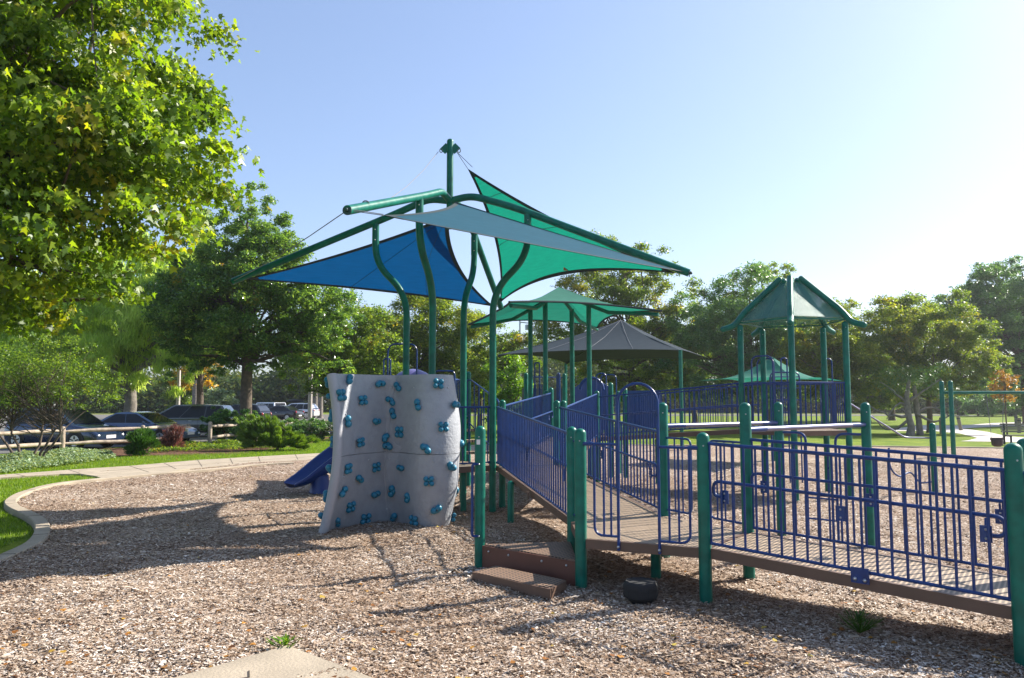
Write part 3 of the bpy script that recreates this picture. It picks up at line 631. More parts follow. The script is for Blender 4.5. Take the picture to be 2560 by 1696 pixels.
cover('bed_plants', ((370, 1133), (450, 1130), (560, 1126), (700, 1120), (720, 1108), (560, 1108), (380, 1118)), 14000, .22, .10, MIDM, 52)
# distant woods closing the view
rg = np.random.default_rng(90); n_ = 3400
an = rg.uniform(-.85, .85, n_); dd = rg.uniform(118, 150, n_); C = np.stack([np.sin(an) * dd * 1.2, np.cos(an) * dd * .95 + 12, rg.random(n_) ** .8 * (7.5 + 3 * np.sin(an * 23) + 2 * np.sin(an * 51))], 1)
ci = np.repeat(np.arange(n_), 80); P = C[ci] + rg.normal(size=(len(ci), 3)) * np.array([1.8, 1.5, 1.0]); P[:, 2] = np.maximum(P[:, 2], .1); T, B, Nn = frames(len(ci), .2, rg); sz = rg.uniform(.5, 1.0, len(ci))
FARM = leafmat('far_leaves', [(0, (.03, .065, .025)), (.5, (.06, .10, .035)), (1, (.12, .15, .05))], trans=.3, rough=.9, spec=.05)
tag(bulk('distant_woods', polys(P, sz * .8, sz, RHOMB, T, B, Nn), 4, FARM, rnd=rg.random(len(ci))), kind='stuff')
for i, (px, d, h) in enumerate(((2440, 95, 5.2), (2475, 92, 6.2), (2520, 96, 5.6), (2390, 99, 4.6), (2555, 94, 5.0))):
    tree('spruce_tree', ['squat dark spruce at the far lawn edge left of its taller neighbour', 'tallest dark blue-green spruce at the far lawn edge', 'dark spruce right behind the orange tree', 'small spruce at the left end of the far row', 'spruce at the right end of the far row'][i],
         tp(px, d), d, [(0, 0, h * .25, h * .32, h * .32, h * .22), (0, 0, h * .5, h * .22, h * .22, h * .22), (0, 0, h * .8, h * .1, h * .1, h * .2)], DARKM, BARK, .12, .2, 40, 130, .3, .25, seed=60 + i, group='spruces along the far lawn edge', limbs=4)
# two bare-stemmed street trees seen between the cars
for i, (px, d, h) in enumerate(((490, 80, 9), (790, 92, 8), (803, 84, 7))):
    tree('street_tree', ['grey-trunked street tree left of the brown-roofed house', 'slim dark-trunked street tree beyond the white wagon', 'pale-trunked street tree right of the dark-trunked one'][i],
         tp(px, d), d, [(0, 0, h, 3.2, 3, 3), (.5, 0, h * .75, 3.6, 3, 1.8)], [YELM, MIDM, MIDM][i], BARKG, .3, .5, 60, 200, .34, .2, seed=70 + i, group='trees along the street', limbs=12)
for i, (px, py, r_, h) in enumerate(((445, 1046, 1.6, 5.5), (455 + 90, 1044, 1.8, 3.2))):
    p = GP(px, py)
    tree('small_tree', ['small rounded green tree behind the grey van', 'weeping pale shrub in front of the white gable'][i], p.x, p.y, [(0, 0, h * .6, r_ * 1.2, r_, h * .38)], [MIDM, PALEM][i], BARK, .12, .3, 40, 200, .3, .25, seed=80 + i, limbs=8)
# ------------------------------------------------------------------ play equipment
PR = .0635
V3 = Vector
def xy(p): return V3((p[0], p[1], 0))
P0 = V3((-.38, 9.16, 0)); P1 = V3((.73, 8.19, 0)); P2 = V3((1.91, 7.66, 0)); P4 = V3((2.62, 8.58, 0)); P7 = V3((1.93, 9.77, 0)); P1b = V3((.73, 9.35, 0))
P3 = V3((3.85, 5.89, 0)); P3b = P3 + (P4 - P2)
P5 = V3((3.9, 11.18, 0)); P6 = V3((4.81, 10.39, 0))
def post(parent, p, h, name='post', m=None, r=PR, z0=-.1, bolts=True):
    mb = MB(); mb.post(p.x, p.y, z0, h, r); o = mb.build(name, m or GREEN, parent)
    if bolts:
        b = MB(); b.ball((p.x - .2 * r, p.y - r * .97, h - .13), .008); b.build('bolt', STEEL, o)
    return o
def arc(c, a, b, r, t0, t1, n=8):
    return [c + a * (r * math.cos(lerp(t0, t1, i / n))) + b * (r * math.sin(lerp(t0, t1, i / n))) for i in range(n + 1)]
def fillet(pts, r, n=6):
    P = [V3(p) for p in pts]; out = [P[0]]
    for i in range(1, len(P) - 1):
        a = (P[i - 1] - P[i]); b = (P[i + 1] - P[i]); rr = min(r, a.length * .49, b.length * .49)
        A = P[i] + a.normalized() * rr; B = P[i] + b.normalized() * rr
        for k in range(n + 1):
            t = k / n; out.append(A * (1 - t) ** 2 + P[i] * 2 * t * (1 - t) + B * t * t)
    out.append(P[-1]); return out
def railing(parent, a, b, za, zb, h=1.02, sp=.115, rb=.0120, rt=.0185, low=.07, ext=(.05, .05), label=None, mid=None, name='railing'):
    """a,b plan points; za,zb deck heights. top and bottom rail in one mesh, one mesh per baluster"""
    d = (b - a); L = d.length; u = d / L
    A = a + u * ext[0]; B = b - u * ext[1]; ta, tb = ext[0] / L, 1 - ext[1] / L
    z = lambda t: lerp(za, zb, t)
    mb = MB()
    for dz, r in ((h, rt), (low, rb * 1.25)):
        mb.tube([A + V3((0, 0, z(ta) + dz)), B + V3((0, 0, z(tb) + dz))], r, 10)
    for t, q in ((ta, -1), (tb, 1)):
        p = a + d * t
        for dz in (h, low): mb.tube([p + V3((0, 0, z(t) + dz)), p + u * q * .05 + V3((0, 0, z(t) + dz))], rt * 1.35, 10)
    if mid: mb.tube([A + V3((0, 0, z(ta) + mid)), B + V3((0, 0, z(tb) + mid))], rt * .85, 8)
    ro = mb.build(name, BLUE, parent)
    if label: ro['label'] = label
    n = max(2, int(round((tb - ta) * L / sp)))
    for i in range(n + 1):
        t = lerp(ta + .02 / L, tb - .02 / L, i / n); p = a + d * t
        MB().tube([p + V3((0, 0, z(t) + low)), p + V3((0, 0, z(t) + h))], rb, 8, caps=False).build('baluster', BLUE, ro)
    return ro
def handrail(parent, a, b, za, zb, h, side, r=.0168):
    """inner grab rail with hooked ends on brackets; side = offset vector"""
    d = b - a; u = d.normalized(); A = a + u * .16 + side; B = b - u * .16 + side
    A.z = lerp(za, zb, .04) + h; B.z = lerp(za, zb, .96) + h
    dn = V3((0, 0, -.15))
    pts = [A + dn + u * .06, A + dn - u * .06, A - u * .06 + dn * .5, A - u * .06] + [A + u * .02]
    pts = fillet([A + dn + u * .05, A + dn - u * .08, A - u * .08, B + u * .08, B + dn + u * .08, B + dn - u * .05], .075, 6)
    o = MB().tube(pts, r, 10).build('handrail', BLUE, parent)
    for t in (.08, .5, .92):
        p = a + d * t + side * .45; zc = lerp(za, zb, t) + h - .14
        k = MB(); ang = math.atan2(u.y, u.x); k.box((p.x, p.y, zc), (.085, .008, .13), ang)
        k.tube([V3((p.x, p.y, zc + .02)), V3((p.x + side.x * .55, p.y + side.y * .55, zc + .12))], .010, 6)
        ko = k.build('bracket', BLUE, o)
        kb = MB()
        for dz in (-.035, .035):
            for s_ in (-1, 1): kb.ball((p.x + s_ * .5 * side.normalized().x * .014, p.y + s_ * .5 * side.normalized().y * .014, zc + dz), .011, n=8, m=4)
        kb.build('bolt', STEEL, ko)
    return o
def ramp(parent, a0, a1, b0, b1, z0, z1, th=.10, name='deck'):
    """a0-a1 near edge, b0-b1 far edge; 0 = start (z0), 1 = end (z1)"""
    top = [V3((p.x, p.y, z)) for p, z in ((a0, z0), (a1, z1), (b1, z1), (b0, z0))]
    w = (b0 - a0).normalized() * .045
    t2 = [top[0] + w, top[1] + w, top[2] - w, top[3] - w]
    v = [tuple(p) for p in t2] + [tuple(p - V3((0, 0, .04))) for p in t2]
    mkobj(name, v, [(0, 1, 2, 3), (7, 6, 5, 4), (0, 4, 5, 1), (1, 5, 6, 2), (2, 6, 7, 3), (3, 7, 4, 0)], DECK, parent, 0)
    for s_, (p, q) in ((1, (top[0], top[1])), (-1, (top[3], top[2]))):
        c = w * s_ * .5
        MB().bar(p + c + V3((0, 0, .003 - th / 2)), q + c + V3((0, 0, .003 - th / 2)), .045, th).build('side_beam', BROWN, parent, 30)

# --- pentagonal landing
pf = thing('landing_platform', 'low five-sided tan landing between the near ramp and the long back ramp', 'play platform', (1.6, 8.7, 0))
for p, h, l in ((P1, 1.695, None), (P2, 1.675, None), (P4, 1.97, None), (P7, 1.965, None), (P1b, 1.675, None)): post(pf, p, h)
pent = [P1, P2, P4, P7, P1b]; cc = sum(pent, V3()) / 5
ins_ = [p + (cc - p).normalized() * .02 for p in pent]
v = [(p.x, p.y, .54) for p in ins_] + [(p.x, p.y, .50) for p in ins_]
mkobj('deck', v, [(0, 1, 2, 3, 4), (9, 8, 7, 6, 5)] + [(i, (i + 1) % 5, 5 + (i + 1) % 5, 5 + i)[::-1] for i in range(5)], DECK, pf, 0)
for i in range(5):
    a, b = pent[i], pent[(i + 1) % 5]; u = (b - a).normalized()
    MB().bar(a + u * .06 + V3((0, 0, .488)), b - u * .06 + V3((0, 0, .488)), .04, .098).build('side_beam', BROWN, pf, 30)
mb = MB(); mb.tube([V3((1.60, 8.62, -.1)), V3((1.60, 8.62, .49))], .058, 16); mb.build('support_leg', GREEN, pf)
u = (P2 - P1).normalized(); nrm = V3((u.y, -u.x, 0)) * .028
def q(t, z, off=nrm): return P1 + (P2 - P1) * t + off + V3((0, 0, z))
# arch with round-cornered bar panels
tl, tr_ = .325, .655
wA = (P2 - P1).length * (tr_ - tl) / 2; cA = q((tl + tr_) / 2, 1.955)
arch = [q(tl, .45), q(tl, 1.0), q(tl, 1.955)] + arc(cA, u, V3((0, 0, 1)), wA, math.pi, 0, 14)[1:-1] + [q(tr_, 1.955), q(tr_, 1.0), q(tr_, .45)]
ga = MB().tube(arch, .0155, 12).build('gate_arch', BLUE, pf)
for t in (tl, tr_): MB().ball(q(t, .487, nrm * 1.65), .016, n=10, m=5).build('bolt', STEEL, ga)
for (ta, tb, bars, zt, zb_) in ((0, tl, (.205, .265), 1.535, .59), (1, tr_, (.735, .81), 1.52, .575)):
    to = .125 if ta == 0 else .895
    mb = MB(); mb.tube([q(ta + (.035 if ta == 0 else -.035), zt), q(tb, zt)], .015, 10); mb.tube([q(ta + (.03 if ta == 0 else -.03), zt), q(ta + (.11 if ta == 0 else -.11), zt)], .021, 12)
    mb.tube(fillet([q(to, zt), q(to, zb_), q(tb, zb_)], .1, 8), .0135, 10)
    po = mb.build('bar_panel', BLUE, pf)
    for t in bars: MB().tube([q(t, zt), q(t, zb_)], .0115, 8, caps=False).build('baluster', BLUE, po)
# half panels on the side towards the parallel bars
u2 = (P4 - P7); 
def q2(t, z): return P7 + u2 * t + V3((0, 0, z))
for (t0, t1, bars) in ((.04, .36, (.15, .25)), (.96, .58, (.86, .76, .67))):
    mb = MB(); mb.tube(fillet([q2(t0, 1.52), q2(t1, 1.52), q2(t1, .62), q2(t0, .62)], .09, 7), .0135, 10); po = mb.build('bar_panel', BLUE, pf)
    for t in bars: MB().tube([q2(t, .62), q2(t, 1.52)], .0105, 8, caps=False).build('baluster', BLUE, po)
gh = fillet([P1b + V3((.02, -.06, 1.50)), P1b + V3((.05, -.14, 1.50)), P1b + V3((.05, -.14, .62)), P1b + V3((.02, -.06, .62))], .05)
MB().tube(gh, .0145, 10).build('grab_handle', BLUE, pf)

rgl = np.random.default_rng(5); dl = []
while len(dl) < 70:
    a_, b_ = rgl.uniform(.75, 2.6), rgl.uniform(7.7, 9.7)
    if pip([(a_, b_)], [tuple(cc.lerp(p, .93))[:2] for p in pent])[0]: dl.append((a_, b_, .5465))
dl = np.array(dl); T_, B_, N_ = frames(len(dl), .93, rgl); w_s = rgl.uniform(.015, .035, len(dl))
tag(bulk('deck_litter', polys(dl, w_s, w_s * .4, [(-.5, -.5), (.5, -.4), (.45, .5), (-.5, .4)], T_, B_, N_), 4, CHIPM, rnd=rgl.random(len(dl))), kind='stuff')

# --- entry steps
es = thing('entry_steps', 'brown perforated step wedge with a lone green post left of the landing', 'play steps', (P0.x, P0.y, 0))
post(es, P0, 1.69)
o = MB().box((P0.x - .02, P0.y - PR - .002, 1.50), (.042, .004, .058), math.atan2(.05, 1)).build('white_sticker', WHITE, es, 0)
hx = V3((-.075, -.045, 0))
hd = fillet([P0 + V3((-.02, -.05, 1.24)), P0 + hx + V3((-.015, -.03, 1.24)), P0 + hx + V3((-.015, -.03, .40)), P0 + V3((-.02, -.05, .40))], .07, 8)
ho = MB().tube(hd, .0155, 12).build('grab_handle', BLUE, es)
for z in (1.24, .40): MB().ball(P0 + V3((-.01, -.066, z)), .012).build('bolt', STEEL, ho)
tri = [P0, P1, P1b]; tz = .30
MB().prism([(p.x, p.y) for p in (P0 + V3((.05, -.02, 0)), P1 + V3((-.04, .04, 0)), P1b + V3((-.03, -.03, 0)))], tz - .04, tz).build('upper_tread', STEPM, es, 0)
u3 = (P1 - P0).normalized(); n3 = V3((u3.y, -u3.x, 0))
rs = MB().bar(P0 + u3 * .06 + n3 * .012 + V3((0, 0, tz / 2 - .03)), P1 - u3 * .06 + n3 * .012 + V3((0, 0, tz / 2 - .03)), .02, tz + .04).build('riser', RISER, es, 30)
for t in (.11, .32, .65, .88): MB().ball(lerp(P0, P1, t) + n3 * .024 + V3((0, 0, .235)), .014, n=10, m=5).build('bolt', STEEL, rs)
lo_ = [GP(*p, .135) for p in ((1180, 1431), (1376, 1474), (1416, 1452), (1240, 1414))]
mb = MB(); mb.prism([(p.x, p.y) for p in lo_], .0, .135); ls = mb.build('lower_step', BROWN, es, 30)
cx = sum((p for p in lo_), V3()) / 4
mb = MB(); mb.prism([(cx.x + (p.x - cx.x) * .96, cx.y + (p.y - cx.y) * .9) for p in lo_], .136, .140); mb.build('tread_plate', STEPM, ls, 0)

# --- near ramp
rd = (P3 - P2)
nr = thing('access_ramp', 'long tan ramp with blue handrails sloping down to the right foreground', 'ramp', (2.9, 7.2, 0))
post(nr, P3, 1.67); post(nr, P3b, 1.66)
ramp(nr, P2 + rd.normalized() * .05, P3, P4 + rd.normalized() * .05, P3b, .54, .425)
railing(nr, P2, P3, .54, .425, 1.03, .118, low=.055, label='blue railing on the side of the ramp nearest the camera')
railing(nr, P4, P3b, .54, .425, 1.02, .118, low=.055, label='blue railing on the far side of the ramp')
w_ = (P4 - P2).normalized() * .055
handrail(nr, P2, P3, .54, .425, .66, w_); handrail(nr, P4, P3b, .54, .425, .66, -w_)
mp_ = lerp(P2, P3, .56); up_ = rd.normalized()
pl = MB().box((mp_.x - w_.x * .5, mp_.y - w_.y * .5, .50), (.15, .012, .13), math.atan2(up_.y, up_.x)).build('mounting_plate', BLUE, nr, 30)
MB().ball(V3((mp_.x - w_.x * .66, mp_.y - w_.y * .66, .47)) - up_ * .04, .017).build('bolt', STEEL, pl); MB().ball(V3((mp_.x - w_.x * .66, mp_.y - w_.y * .66, .465)) + up_ * .04, .017).build('bolt', STEEL, pl)
# lower flight past the right-hand posts
r2 = thing('access_ramp', 'last ramp section beyond the big green posts at the right edge', 'ramp', (4.9, 5.3, 0))
E3 = P3 + rd * 1.05; E3b = P3b + rd * 1.05
ramp(r2, P3 + up_ * .005, E3, P3b + up_ * .005, E3b, .42, .13)
railing(r2, P3, E3, .42, .13, 1.03, .118, low=.055); railing(r2, P3b, E3b, .42, .13, 1.02, .118, low=.055); post(r2, E3, 1.4); post(r2, E3b, 1.4)

# --- long ramp from the landing back to the canopy deck
T1 = V3((-.37, 13.82, 0)); R1 = V3((.88, 13.95, 0))
r3 = thing('access_ramp', 'long straight ramp with dense blue balusters climbing from the landing to the tall canopy', 'ramp', (.8, 11.6, 0))
La = P1b + V3((-.03, .0, 0)); Lb = T1 + V3((.10, -.02, 0))
ramp(r3, P7 + V3((0, .03, 0)), R1, La + V3((.03, .03, 0)), Lb, .54, .82)
railing(r3, La, Lb, .54, .82, 1.05, .112, low=.06, label='left blue railing of the long ramp'); railing(r3, P7, R1, .54, .82, 1.04, .112, low=.06, label='right blue railing of the long ramp')
sd_ = V3((.055, .012, 0)); handrail(r3, La, Lb, .54, .82, .62, sd_); handrail(r3, P7, R1, .54, .82, .62, -sd_)
post(r3, R1 + V3((-.06, .06, 0)), 1.99); 
jm = lerp(La, Lb, .45); MB().box((jm.x - .03, jm.y - .01, .60), (.012, .10, .10), .24).build('splice_plate', BROWN, r3, 30)
post(r3, V3((-.02, 12.4, 0)), .70, 'support_leg', bolts=False, r=.055)
# --- third ramp to the rear deck
r4 = thing('access_ramp', 'short ramp angled back to the right below the rear green sail', 'ramp', (.9, 16.3, 0))
A0, A1 = V3((-.18, 14.25, 0)), V3((.95, 18.6, 0)); B0, B1 = V3((.99, 14.1, 0)), V3((2.06, 18.5, 0))
ramp(r4, B0, B1, A0, A1, .82, 1.10)
railing(r4, A0, A1, .84, 1.12, 1.04, .125, rb=.011, low=.06); railing(r4, B0, B1, .82, 1.10, 1.04, .125, rb=.011, low=.06)
handrail(r4, A0, A1, .84, 1.12, .62, V3((.055, -.012, 0)))
post(r4, A0, 2.0); post(r4, B0 + V3((-.04, 0, 0)), 1.99); post(r4, B1, 2.22); post(r4, A1, 2.30)
MB().prism([(-.3, 13.86), (.86, 13.98), (.96, 14.12), (-.16, 14.28)], .72, .82).build('turning_plate', DECK, r4, 0)

# --- fourth ramp up to the playhouse
gc = V3((5.95, 16.10, 0)); GR = 1.08; th0 = R(-111)
GV = [gc + V3((math.cos(th0 + R(72) * i), math.sin(th0 + R(72) * i), 0)) * GR for i in range(5)]    # 0 front, 1 right, 2 back right, 3 back left, 4 left
r5 = thing('access_ramp', 'high ramp running right from the rear deck up to the playhouse', 'ramp', (3.5, 17.6, 0))
C0 = V3((2.12, 18.45, 0)); C1 = GV[4] + V3((-.04, .0, 0)); wv = (C1 - C0).normalized(); wv = V3((-wv.y, wv.x, 0)) * 1.15
ramp(r5, C0, C1, C0 + wv, C1 + wv, 1.10, 1.38)
railing(r5, C0, C1, 1.10, 1.38, .97, .125, rb=.011, mid=.52); railing(r5, C0 + wv, C1 + wv, 1.10, 1.38, .97, .125, rb=.011, mid=.52)
post(r5, C0 + wv, 2.3); post(r5, lerp(C0, C1, .35) + wv * .5, 1.1, 'support_leg', bolts=False)

# --- playhouse
ph = thing('playhouse', 'five-post green playhouse with a pointed roof of flared tubes', 'playhouse', gc)
for p in GV: post(ph, p, 3.60, r=PR * .98)
v = [(p.x, p.y, 1.385) for p in GV] + [(p.x, p.y, 1.34) for p in GV]
mkobj('deck', v, [(0, 1, 2, 3, 4), (9, 8, 7, 6, 5)] + [(i, (i + 1) % 5, 5 + (i + 1) % 5, 5 + i)[::-1] for i in range(5)], DECK, ph, 0)
for i in range(5):
    a, b = GV[i], GV[(i + 1) % 5]; u = (b - a).normalized()
    MB().bar(a + u * .05 + V3((0, 0, 1.335)), b - u * .05 + V3((0, 0, 1.335)), .04, .098).build('side_beam', BROWN, ph, 30)
railing(ph, GV[0], GV[1], 1.385, 1.385, .96, .115, rb=.010, low=.06)
railing(ph, GV[1], GV[2], 1.385, 1.385, .96, .115, rb=.010, low=.06)
railing(ph, GV[2], GV[3], 1.385, 1.385, .96, .115, rb=.010, low=.06)
railing(ph, GV[4], lerp(GV[4], GV[0], .0) + (GV[0] - GV[4]), 1.385, 1.385, .96, .115, rb=.010, low=.06)
ROOFP = mat('perforated_roof', (.03, .20, .17), .42, spec=.7, bump=(160, .6), var=(5, .1))
_t = ROOFP.node_tree; _m = _t.nodes.new('ShaderNodeMixShader'); _tr = _t.nodes.new('ShaderNodeBsdfTransparent'); _m.inputs[0].default_value = .52
_t.links.new(_t.nodes['Principled BSDF'].outputs[0], _m.inputs[1]); _t.links.new(_tr.outputs[0], _m.inputs[2]); _t.links.new(_m.outputs[0], _t.nodes['Material Output'].inputs[0])
def rp(i, r, z):
    a = th0 + R(72) * i; return gc + V3((math.cos(a) * r, math.sin(a) * r, z))
for i in range(5):
    mb = MB(); A, B, Cq, D = rp(i, GR, 3.68), rp(i + 1, GR, 3.68), rp(i + 1, .25, 4.47), rp(i, .25, 4.47)
    dn = V3((0, 0, .012)); v = [tuple(p) for p in (A, B, Cq, D)] + [tuple(p - dn) for p in (A, B, Cq, D)]
    po = mkobj('roof_panel', v, [(0, 1, 2, 3), (7, 6, 5, 4), (0, 4, 5, 1), (1, 5, 6, 2), (2, 6, 7, 3), (3, 7, 4, 0)], ROOFP, ph, 0)
    MB().bar(rp(i, GR, 3.635), rp(i + 1, GR, 3.635), .02, .03).build('eave_bar', GREEN, po)
    pts = fillet([rp(i, .23, 4.56), rp(i, 1.02, 3.82), rp(i, 1.20, 3.57), rp(i, 1.44, 3.50)], .34, 8)
    mb = MB(); mb.tube(pts, .064, 14); mb.ball(pts[0], .063); mb.ball(pts[-1], .063); mb.build('roof_ridge', GREEN, ph)
# hoops and grab bars around the playhouse
def hoop(parent, a, b, z0, z1, r=.017, rr=.16, name='hoop', m=None):
    a, b = V3(a), V3(b)
    return MB().tube(fillet([a + V3((0, 0, z0)), a + V3((0, 0, z1)), b + V3((0, 0, z1)), b + V3((0, 0, z0))], rr, 8), r, 10).build(name, m or BLUE, parent)
def at(px, Y): return V3((PD(px, 1000, Y).x, Y, 0))
hoop(ph, at(1881, 16.3), at(1934, 16.0), 1.4, 2.93)
hoop(ph, at(1895, 17.3), at(1937, 17.0), 1.4, 2.93)
hl = thing('loop_ladder', 'blue loop ladder rising behind the playhouse front post', 'climber', at(1960, 18.2))
hoop(hl, at(1955, 18.2), at(1970, 18.2), 0, 3.0, .018, .07); ho = hoop(hl, at(1927, 18.3), at(2000, 18.3), 0, 2.66, .018, .14)
for z in (2.55, 2.42, 2.28, 2.0, 1.7): MB().tube([at(1930, 18.3) + V3((0, 0, z)), at(1998, 18.3) + V3((0, 0, z))], .013, 8).build('rung', BLUE, hl)
MB().tube(fillet([GV[2] + V3((0, 0, 2.9)), GV[2] + V3((.17, 0, 2.9)), GV[2] + V3((.17, 0, 1.4))], .09), .016, 10).build('grab_bar', BLUE, ph)

# --- parallel bars
CHROME = mat('worn_steel_bar', (.17, .17, .26), .36, .7, var=(6, .1))
pb = thing('parallel_bars', 'pair of thick shiny worn horizontal bars on green posts behind the near ramp', 'play bars', (3.4, 9.9, 0))
post(pb, P5, 1.97); post(pb, P6, 1.965)
for a, b in ((P7, P5), (P4, P6)):
    d = b - a; u = d.normalized()
    bo = MB().tube([a + u * .38 + V3((0, 0, 1.665)), b - u * .30 + V3((0, 0, 1.665))], .029, 16).build('steel_bar', CHROME, pb)
    for s_, e in ((a, 1), (b, -1)): MB().tube([s_ + u * e * .05 + V3((0, 0, 1.665)), s_ + u * e * .40 + V3((0, 0, 1.665))], .0315, 16).build('end_sleeve', BLUE, bo)
mb = MB(); l56 = P6 - P5
for t0, t1 in ((.04, .32), (.96, .66)):
    mb.tube(fillet([P5 + l56 * t0 + V3((0, 0, 1.53)), P5 + l56 * t1 + V3((0, 0, 1.53)), P5 + l56 * t1 + V3((0, 0, -.1))], .13, 8), .018, 10)
lo2 = mb.build('ladder_frame', BLUE, pb)
for z in (.33, .62): MB().tube([P5 + l56 * .32 + V3((0, 0, z)), P5 + l56 * .66 + V3((0, 0, z))], .013, 8).build('rung', BLUE, lo2)

# --- rubber stool, zip post, wavy rail
sx, sy = 1.25, 7.55
st = MB().lathe(sx, sy, [(.10, -.03), (.112, .05), (.125, .075), (.165, .10), (.172, .13), (.168, .15), (.172, .17), (.170, .215), (.160, .24), (.145, .25), (.13, .246), (.0, .248)], 10).build('rubber_stool', RUBBER, None)
tag(st, 'black round rubber stepping stool in the shade under the landing', 'stool')
ZP_ = V3((8.96, 16.3, 0))
sr = thing('sliding_rail', 'steel rail dropping from the playhouse to a short green post', 'play rail', ZP_)
post(sr, ZP_, 1.51)
a = GV[1] + V3((0, 0, 1.95)); b = ZP_ + V3((-.62, -.05, 1.2)); c = ZP_ + V3((-.06, 0, 1.19))
MB().tube(fillet([a, b, c], .12), .018, 12).build('steel_rail', CHROME, sr)
pts = [PD(px, py, Y) for px, py, Y in ((2222, 1120, 15.4), (2226, 1168, 15.45), (2248, 1191, 15.6), (2276, 1182, 15.9), (2300, 1206, 16.1), (2328, 1205, 16.3))]
MB().tube(smoothline(pts, 6), .018, 10).build('wavy_rail', BLUE, sr)

# --- swing set
s1, s2 = V3((14.97, 26.53, 0)), V3((15.08, 26.18, 0)); e1, e2 = s1 + V3((9.3, -.8, 0)), s2 + V3((9.3, -.8, 0))
sw = thing('swing_set', 'green swing frame with twin upright posts at the right edge of the chips', 'swing set', s1)
for p in (s1, s2, e1, e2): post(sw, p, 2.66, bolts=False, r=.075)
MB().tube([s1 + V3((.0, -.15, 2.25)), e1 + V3((0, -.15, 2.25))], .055, 14).build('top_beam', GREEN, sw)
for i, px in enumerate((2463, 2567)):
    t = ((px - 2375) / 185) * .72; bx = lerp(s1, e1, .178 + i * .19) + V3((0, -.15, 0))
    so_ = thing('swing', ['left bucket swing hanging on chains from the green beam', 'bucket swing hanging at the very right edge of the picture'][i], 'swing', (bx.x, bx.y, .5), 'bucket swings')
    for s_ in (-1, 1): MB().tube([V3((bx.x + s_ * .30, bx.y, 2.2)), V3((bx.x + s_ * .2, bx.y, .92))], .010, 6).build('chain', CABLE, so_)
    MB().lathe(bx.x, bx.y, [(.10, .40), (.17, .46), (.19, .62), (.18, .64), (.13, .5)], 16).box((bx.x, bx.y, .66), (.42, .10, .09)).build('bucket_seat', mat('brown_rubber', (.05, .03, .025), .6), so_)
    MB().tube([V3((bx.x - .2, bx.y, .92)), V3((bx.x - .2, bx.y, .64))], .008, 6).tube([V3((bx.x + .2, bx.y, .92)), V3((bx.x + .2, bx.y, .64))], .008, 6).build('hanger', STEEL, so_)

# ------------------------------------------------------------------ canopies
def arm_end(C, d, px, py):
    best = None
    for k in range(100, 800):
        r = k / 100; Y = C.y + d.y * r; p = PD(px, py, Y); e = abs(p.x - (C.x + d.x * r))
        if best is None or e < best[0]: best = (e, r, p.z)
    return best[1], best[2]
LASTSAIL = []
def tri_sail(name, A, B, Cq, dd, m, parent, n=26, hem=.08, label=None, hemw=None):
    """concave-edged triangle; dd=(ab,bc,ca) inward pull as a share of the way to the centroid"""
    G_ = (A + B + Cq) / 3
    mid = [((A + B) / 2), ((B + Cq) / 2), ((Cq + A) / 2)]; D = [(G_ - m_) * k for m_, k in zip(mid, dd)]
    def S(u, v, w): return A * u + B * v + Cq * w + D[0] * 4 * u * v + D[1] * 4 * v * w + D[2] * 4 * w * u
    idx = {}; vv = []
    for i in range(n + 1):
        for j in range(n + 1 - i):
            idx[i, j] = len(vv); vv.append(tuple(S(1 - (i + j) / n, i / n, j / n)))
    ff = []
    for i in range(n):
        for j in range(n - i):
            ff.append((idx[i, j], idx[i + 1, j], idx[i, j + 1]))
            if i + j < n - 1: ff.append((idx[i + 1, j], idx[i + 1, j + 1], idx[i, j + 1]))
    so_ = mkobj(name, vv, ff, m, parent, 80); LASTSAIL[:] = [so_]
    if label: so_['label'] = label
    # hems: flat doubled band along every edge, plus reinforced corners
    nn = (B - A).cross(Cq - A).normalized()
    e = lambda k, t, q: (S(1 - t, t * (1 - q) , t * q) if 0 else None)
    mb = MB()
    for (c0, c1, c2) in ((0, 1, 2), (1, 2, 0), (2, 0, 1)):
        L1, L2 = [], []
        for k in range(31):
            t = k / 30; bb = [0, 0, 0]; bb[c0] = 1 - t; bb[c1] = t; p = S(*bb)
            bb2 = [0, 0, 0]; qq = min(.08, 4 * t * (1 - t) * .08 + .0); bb2[c0] = (1 - t) * (1 - qq); bb2[c1] = t * (1 - qq); bb2[c2] = qq
            dv = (S(*bb2) - p); dv = dv.normalized() * hem if dv.length > 1e-6 else V3()
            L1.append(p); L2.append(p + dv)
        for s_ in (-.004, .004):
            o_ = len(mb.v)
            for a_, b_ in zip(L1, L2): mb.v.append(tuple(a_ + nn * s_)); mb.v.append(tuple(b_ + nn * s_))
            for k in range(30): mb.f.append((o_ + 2 * k, o_ + 2 * k + 1, o_ + 2 * k + 3, o_ + 2 * k + 2))
    for cnr in range(3):   # corner patches
        t = .055; bbs = []
        for (a_, b_) in ((0, 0), (t, 0), (0, t)):
            bb = [0, 0, 0]; o1, o2 = (cnr + 1) % 3, (cnr + 2) % 3; bb[cnr] = 1 - a_ - b_; bb[o1] = a_; bb[o2] = b_; bbs.append(S(*bb))
        for s_ in (-.006, .006):
            o_ = len(mb.v)
            for p in bbs: mb.v.append(tuple(p + nn * s_))
            mb.f.append((o_, o_ + 1, o_ + 2))
    mb.build('hem', HEM, so_, 60)
    return S
SAILB = fabric('steel_blue_sail', (.028, .098, .145), (.01, .07, .14), .22)
SAILD = fabric('deep_blue_sail', (.006, .052, .15), (.003, .07, .20), .5)
SAILG = fabric('emerald_sail', (.006, .125, .09), (.006, .19, .125), .5)
SAILT = fabric('faded_teal_sail', (.07, .21, .165), (.01, .26, .17), .35)
SAILK = fabric('charcoal_sail', (.036, .050, .062), (.004, .005, .007), .04)

